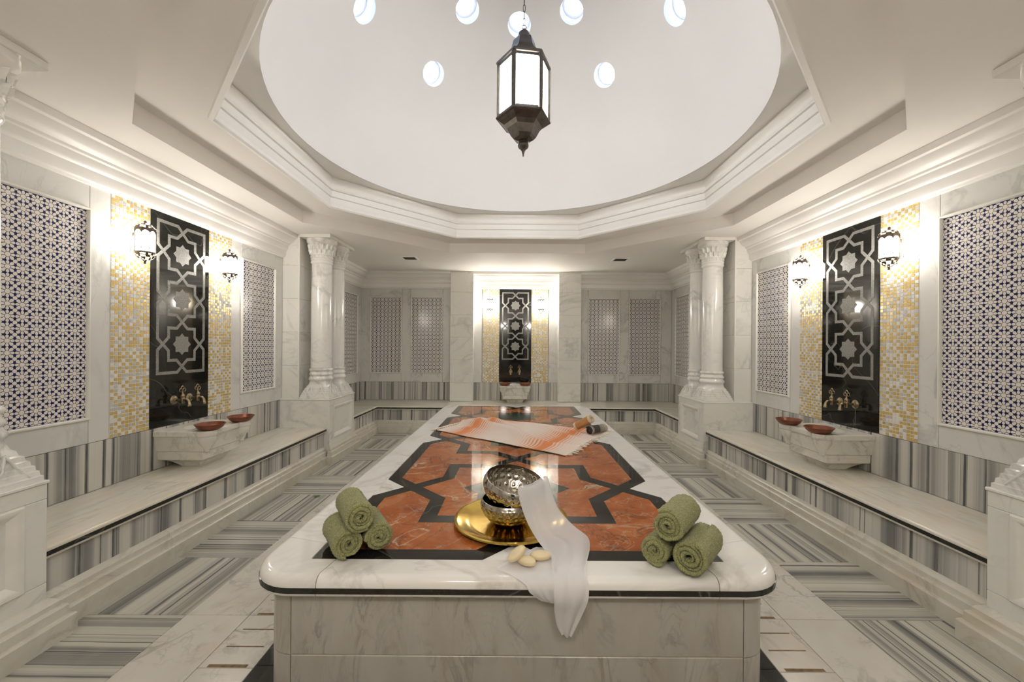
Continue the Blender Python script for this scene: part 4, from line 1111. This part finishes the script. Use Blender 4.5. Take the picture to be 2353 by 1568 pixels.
towel_at(1, 0.054, 0.19, -0.578, 1.372, zt0+0.057, radians(35), 'rolled green towel, lower left one in the left stack')
towel_at(2, 0.054, 0.19, -0.492, 1.428, zt0+0.057, radians(33), 'rolled green towel, lower right one in the left stack')
towel_at(3, 0.055, 0.19, -0.535, 1.375, zt0+0.151, radians(33), 'rolled green towel lying on top of the left stack')
towel_at(4, 0.051, 0.185, 0.460, 1.350, zt0+0.055, radians(-40), 'rolled green towel, lower left one in the right stack')
towel_at(5, 0.060, 0.20, 0.548, 1.288, zt0+0.063, radians(-40), 'rolled green towel, large lower right one in the right stack')
towel_at(6, 0.055, 0.19, 0.488, 1.315, zt0+0.152, radians(-40), 'rolled green towel lying on top of the right stack')

# soaps
def soap(L_, Wd, H_, loc, rot, label):
    mb = MB(); prof2 = []
    for i in range(13): t = -pi/2+pi*i/12; c, s = cos(t), sin(t); prof2.append((max(0.001, abs(c)**0.62*0.5), (abs(s)**0.8)*(1 if s > 0 else -1)*0.5))
    mb.lathe(prof2, 36); mb.v = [(x*L_, y*Wd, z*H_) for x, y, z in mb.v]
    mb.lathe([(0.492, -0.03), (0.504, 0.0), (0.492, 0.03)], 36, skip=lambda i, j: False)
    k = 36*13; mb.v[k:] = [(x*L_, y*Wd, z*H_) for x, y, z in mb.v[k:]]
    o = ob('soap_bar', mb, M['soap'], smooth=60, loc=loc, recalc=False); o.rotation_euler = rot
    return tag(o, label, 'soap', 'oval soap bars on the white cloth')
soap(0.074, 0.046, 0.024, (0.079, 1.388, ZT+0.0195), (0.05, 0, 0.05), 'oval cream soap bar lying flat, right of the other two')
soap(0.068, 0.044, 0.024, (0.030, 1.352, ZT+0.0195), (0, 0, -0.55), 'oval cream soap bar lying under the leaning one')
soap(0.076, 0.046, 0.024, (-0.003, 1.366, ZT+0.036), (radians(-8), radians(-20), 0.75), 'oval cream soap bar leaning on the middle one, leftmost')

# white muslin cloth: a draped tail from the bowl rim over the table edge and a flap lying under the soaps
def interp_rows(rows, sub=5, cols=20, fold=None):
    def cat(a, b, c, d, t):
        return 0.5*((2*b)+(-a+c)*t+(2*a-5*b+4*c-d)*t*t+(-a+3*b-3*c+d)*t**3)
    out = []; n = len(rows)
    for i in range(n-1):
        A, B, Cc, D = rows[max(0, i-1)], rows[i], rows[i+1], rows[min(n-1, i+2)]
        for k in range(sub):
            t = k/sub; out.append([tuple(cat(A[j][q], B[j][q], Cc[j][q], D[j][q], t) for q in range(3)) for j in range(len(B))])
    out.append(rows[-1])
    res = []
    for i, r_ in enumerate(out):
        row = []; m_ = len(r_)
        for c in range(cols+1):
            u = c/cols*(m_-1); j = min(int(u), m_-2); t = u-j
            A, B, Cc, D = r_[max(0, j-1)], r_[j], r_[j+1], r_[min(m_-1, j+2)]
            p_ = [cat(A[q], B[q], Cc[q], D[q], t) for q in range(3)]
            if fold: p_ = fold(p_, i/(len(out)-1), c/cols)
            row.append(tuple(p_))
        res.append(row)
    return res
def foldA(p_, v, u):
    d = 0.012*sin(u*7.5+v*4)*min(1, v*5)*(0.6+v*0.3)+0.0012*sin(u*17-v*9)
    if v < 0.62: return [p_[0]+0.3*d, p_[1]-0.2*abs(d), max(p_[2]+abs(d), 0.563 if p_[1] > 1.30 else 0)]
    return [p_[0], p_[1]-abs(d)*0.9, p_[2]]
A = [
 [(0.010, 1.660, 0.722), (0.055, 1.690, 0.722), (0.085, 1.735, 0.722)],
 [(0.004, 1.602, 0.740), (0.066, 1.625, 0.744), (0.105, 1.690, 0.752)],
 [(0.000, 1.580, 0.737), (0.074, 1.598, 0.738), (0.124, 1.672, 0.750)],
 [(0.008, 1.562, 0.690), (0.080, 1.570, 0.690), (0.138, 1.628, 0.700)],
 [(0.034, 1.525, 0.628), (0.095, 1.530, 0.636), (0.162, 1.590, 0.650)],
 [(0.066, 1.475, 0.588), (0.125, 1.492, 0.600), (0.215, 1.555, 0.604)],
 [(0.094, 1.425, 0.570), (0.165, 1.440, 0.600), (0.262, 1.505, 0.586)],
 [(0.112, 1.385, 0.567), (0.180, 1.395, 0.592), (0.258, 1.440, 0.575)],
 [(0.110, 1.345, 0.567), (0.175, 1.345, 0.574), (0.236, 1.365, 0.567)],
 [(0.110, 1.300, 0.5655), (0.165, 1.296, 0.570), (0.222, 1.300, 0.566)],
 [(0.112, 1.266, 0.550), (0.165, 1.262, 0.553), (0.222, 1.264, 0.552)],
 [(0.113, 1.255, 0.515), (0.165, 1.250, 0.515), (0.218, 1.254, 0.515)],
 [(0.116, 1.268, 0.466), (0.162, 1.258, 0.466), (0.206, 1.266, 0.470)],
 [(0.124, 1.275, 0.420), (0.155, 1.266, 0.415), (0.188, 1.272, 0.425)],
 [(0.138, 1.278, 0.392), (0.155, 1.272, 0.386), (0.172, 1.276, 0.386)]]
def foldB(p_, v, u):
    d = 0.0018*sin(u*9+v*7)+0.0012*sin(u*17-v*11)
    return [p_[0], p_[1]-abs(d)*(1 if v > 0.75 else 0), p_[2]+abs(d)*(1 if v <= 0.75 else 0.3)]
B = [
 [(0.062, 1.470, 0.5635), (0.085, 1.470, 0.566), (0.110, 1.458, 0.5655), (0.135, 1.44, 0.5650)],
 [(0.010, 1.425, 0.5635), (0.050, 1.420, 0.5645), (0.095, 1.415, 0.5645), (0.135, 1.40, 0.5645)],
 [(-0.030, 1.380, 0.5632), (0.025, 1.372, 0.564), (0.085, 1.37, 0.564), (0.138, 1.36, 0.564)],
 [(-0.067, 1.330, 0.5632), (0.010, 1.325, 0.564), (0.080, 1.33, 0.564), (0.138, 1.325, 0.564)],
 [(-0.030, 1.300, 0.5632), (0.030, 1.293, 0.564), (0.085, 1.297, 0.564), (0.138, 1.295, 0.564)],
 [(0.022, 1.264, 0.550), (0.060, 1.264, 0.550), (0.100, 1.264, 0.550), (0.138, 1.264, 0.550)],
 [(0.040, 1.262, 0.525), (0.075, 1.262, 0.518), (0.105, 1.262, 0.515), (0.138, 1.262, 0.515)],
 [(0.075, 1.270, 0.497), (0.095, 1.270, 0.492), (0.115, 1.270, 0.489), (0.138, 1.270, 0.488)]]
cmb = MB().grid(interp_rows(A, 6, 30, foldA)).grid(interp_rows(B, 6, 24, foldB))
cl = ob('muslin_cloth', cmb, M['muslin'], smooth=180, center=False, recalc=False)
tag(cl, 'sheer white cloth hanging from the upper bowl over the table edge', 'cloth')

# striped hammam towel spread over the far half of the table
Lc, FRc, Rc, Bc = Vector((-0.70, 3.50, 0)), Vector((0.325, 2.715, 0)), Vector((0.80, 3.52, 0)), Vector((-0.345, 4.12, 0))
nu, nv = 90, 50; rows = []; uvs = []
def ridge(x, y, x0, y0, x1, y1, w, h, e=0.12):
    d = Vector((x1-x0, y1-y0)); L_ = d.length; d /= L_; q = Vector((x-x0, y-y0)); t = q.dot(d)/L_; s = q.x*-d.y+q.y*d.x
    return h*math.exp(-(s/w)**2)*max(0, min(1, t/e, (1-t)/e)) if 0 < t < 1 else 0
for i in range(nv+1):
    v = i/nv; row = []
    for j in range(nu+1):
        u = j/nu
        p_ = Lc*(1-u)*(1-v)+FRc*u*(1-v)+Rc*u*v+Bc*(1-u)*v
        x, y = p_.x, p_.y
        z = ZT+0.004
        z += ridge(x, y, -0.60, 3.95, 0.22, 3.0, 0.060, 0.078, 0.3)+ridge(x, y, -0.32, 4.08, 0.12, 3.25, 0.045, 0.055, 0.25)
        z += ridge(x, y, 0.12, 3.80, 0.52, 3.12, 0.03, 0.018)+ridge(x, y, 0.33, 3.72, 0.62, 3.22, 0.025, 0.016)+ridge(x, y, -0.5, 3.6, -0.05, 3.2, 0.04, 0.022)+ridge(x, y, 0.02, 3.1, 0.5, 2.95, 0.03, 0.016)
        z += 0.004*max(0, sin(9*x+5*y))*max(0, sin(7*y-3*x))
        x += 0.014*sin(v*11)*(u-0.5); y += 0.010*sin(u*16)*(1 if v in (0, 1) else 0.5)
        row.append((x, y, z)); uvs.append((u, v))
    rows.append(row)
hm = MB().grid(rows); hm.uv = uvs
ht = thing('hammam_towel', 'striped orange and cream fringed towel spread across the table', 'towel')
ob('cloth', hm, M['peshtemal'], ht, smooth=180, center=False, recalc=False)
fg = MB(); rg = random.Random(5)
for i in range(0, nv+1, 2):
    for row_i, sgn in ((0, -1), (nu, 1)):
        x, y, z = rows[i][row_i]; dx, dy = (-0.055, -0.012) if sgn < 0 else (0.045, -0.004)
        dx += (rg.random()-0.5)*0.02; dy += (rg.random()-0.5)*0.03
        fg.tube([(x, y, z+0.002), (x+dx*0.35, y+dy*0.5, ZT+0.011), (x+dx*0.5, y+dy*0.6, ZT+0.009), (x+dx, y+dy, ZT+0.006)], [0.004, 0.005, 0.007, 0.003], 6)
stuff(ob('fringe', fg, M['fringe'], ht, smooth=60, center=False))
ob('dark_edge', MB().tube([(x, y-0.001, z) for x, y, z in rows[0]], 0.0028, 5), M['slot'], ht)  # thin dark brown tube along the near edge of the cloth
# two small rolled hammam towels lying on the spread one
def small_roll(name, a, b, rad, mat, label, seed):
    a, b = Vector(a), Vector(b); d = b-a
    mb = spiral_roll(rad, 0.0065, d.length, 4.2, seed, 24, 0.0003)
    o = ob(name, mb, mat, smooth=60, loc=(a+b)/2)
    me = o.data; ul = me.uv_layers.new(name='UVMap'); L_ = d.length
    ul.data.foreach_set('uv', [c for lp in me.loops for c in (me.vertices[lp.vertex_index].co.y/L_+0.5, 0)])
    o.rotation_mode = 'QUATERNION'; o.rotation_quaternion = d.to_track_quat('Y', 'Z')
    return tag(o, label, 'towel', 'small rolled striped towels')
dk = (0.075, 0.068, 0.062)
stops = [(0.0, 0.0), (0.04, 1.0), (0.06, 0.0)]
ss = []; x = 0.05
for lo, hi in ((0.06, 0.085), (0.11, 0.125), (0.15, 0.16), (0.52, 0.53), (0.57, 0.585), (0.62, 0.64), (0.67, 0.69), (0.72, 0.74), (0.77, 0.795), (0.82, 0.845), (0.87, 0.895), (0.92, 1.0)): ss += [(lo, 1.0), (hi, 0.0)]
M['grey_roll'] = roll_mat('grey_roll', dk, (0.70, 0.64, 0.52), [(0.0, 0.0)]+ss)
M['tan_roll'] = roll_mat('tan_roll', (0.50, 0.27, 0.115), (0.72, 0.62, 0.46), [(0.0, 1.0), (0.12, 0.0), (0.70, 0.0), (0.88, 1.0)])
small_roll('rolled_hammam_towel', (0.600, 3.345, ZT+0.046), (0.765, 3.475, ZT+0.046), 0.037, M['grey_roll'], 'small rolled dark grey towel with cream stripes on the spread towel', 3)
small_roll('rolled_hammam_towel', (0.512, 3.475, ZT+0.052), (0.628, 3.365, ZT+0.142), 0.039, M['tan_roll'], 'small rolled tan towel propped on the grey roll', 9)

# fallen leaf
lfm = MB(); pts = []
for i in range(9):
    t = i/8; w_ = 0.013*sin(pi*t)**0.8; pts.append([(-w_, -0.03+0.06*t, 0.006*abs(sin(3*t))+0.004), (0, -0.03+0.06*t, 0.003+0.004*t), (w_, -0.03+0.06*t, 0.004+0.005*t)])
lo = ob('fallen_leaf', lfm.grid(pts), M['leaf_green'], smooth=60, recalc=False, loc=(-1.70, 3.44, -0.001)); lo.rotation_euler = (0, 0, -1.1)
tag(lo, 'small green leaf lying on the striped floor tiles', 'leaf')
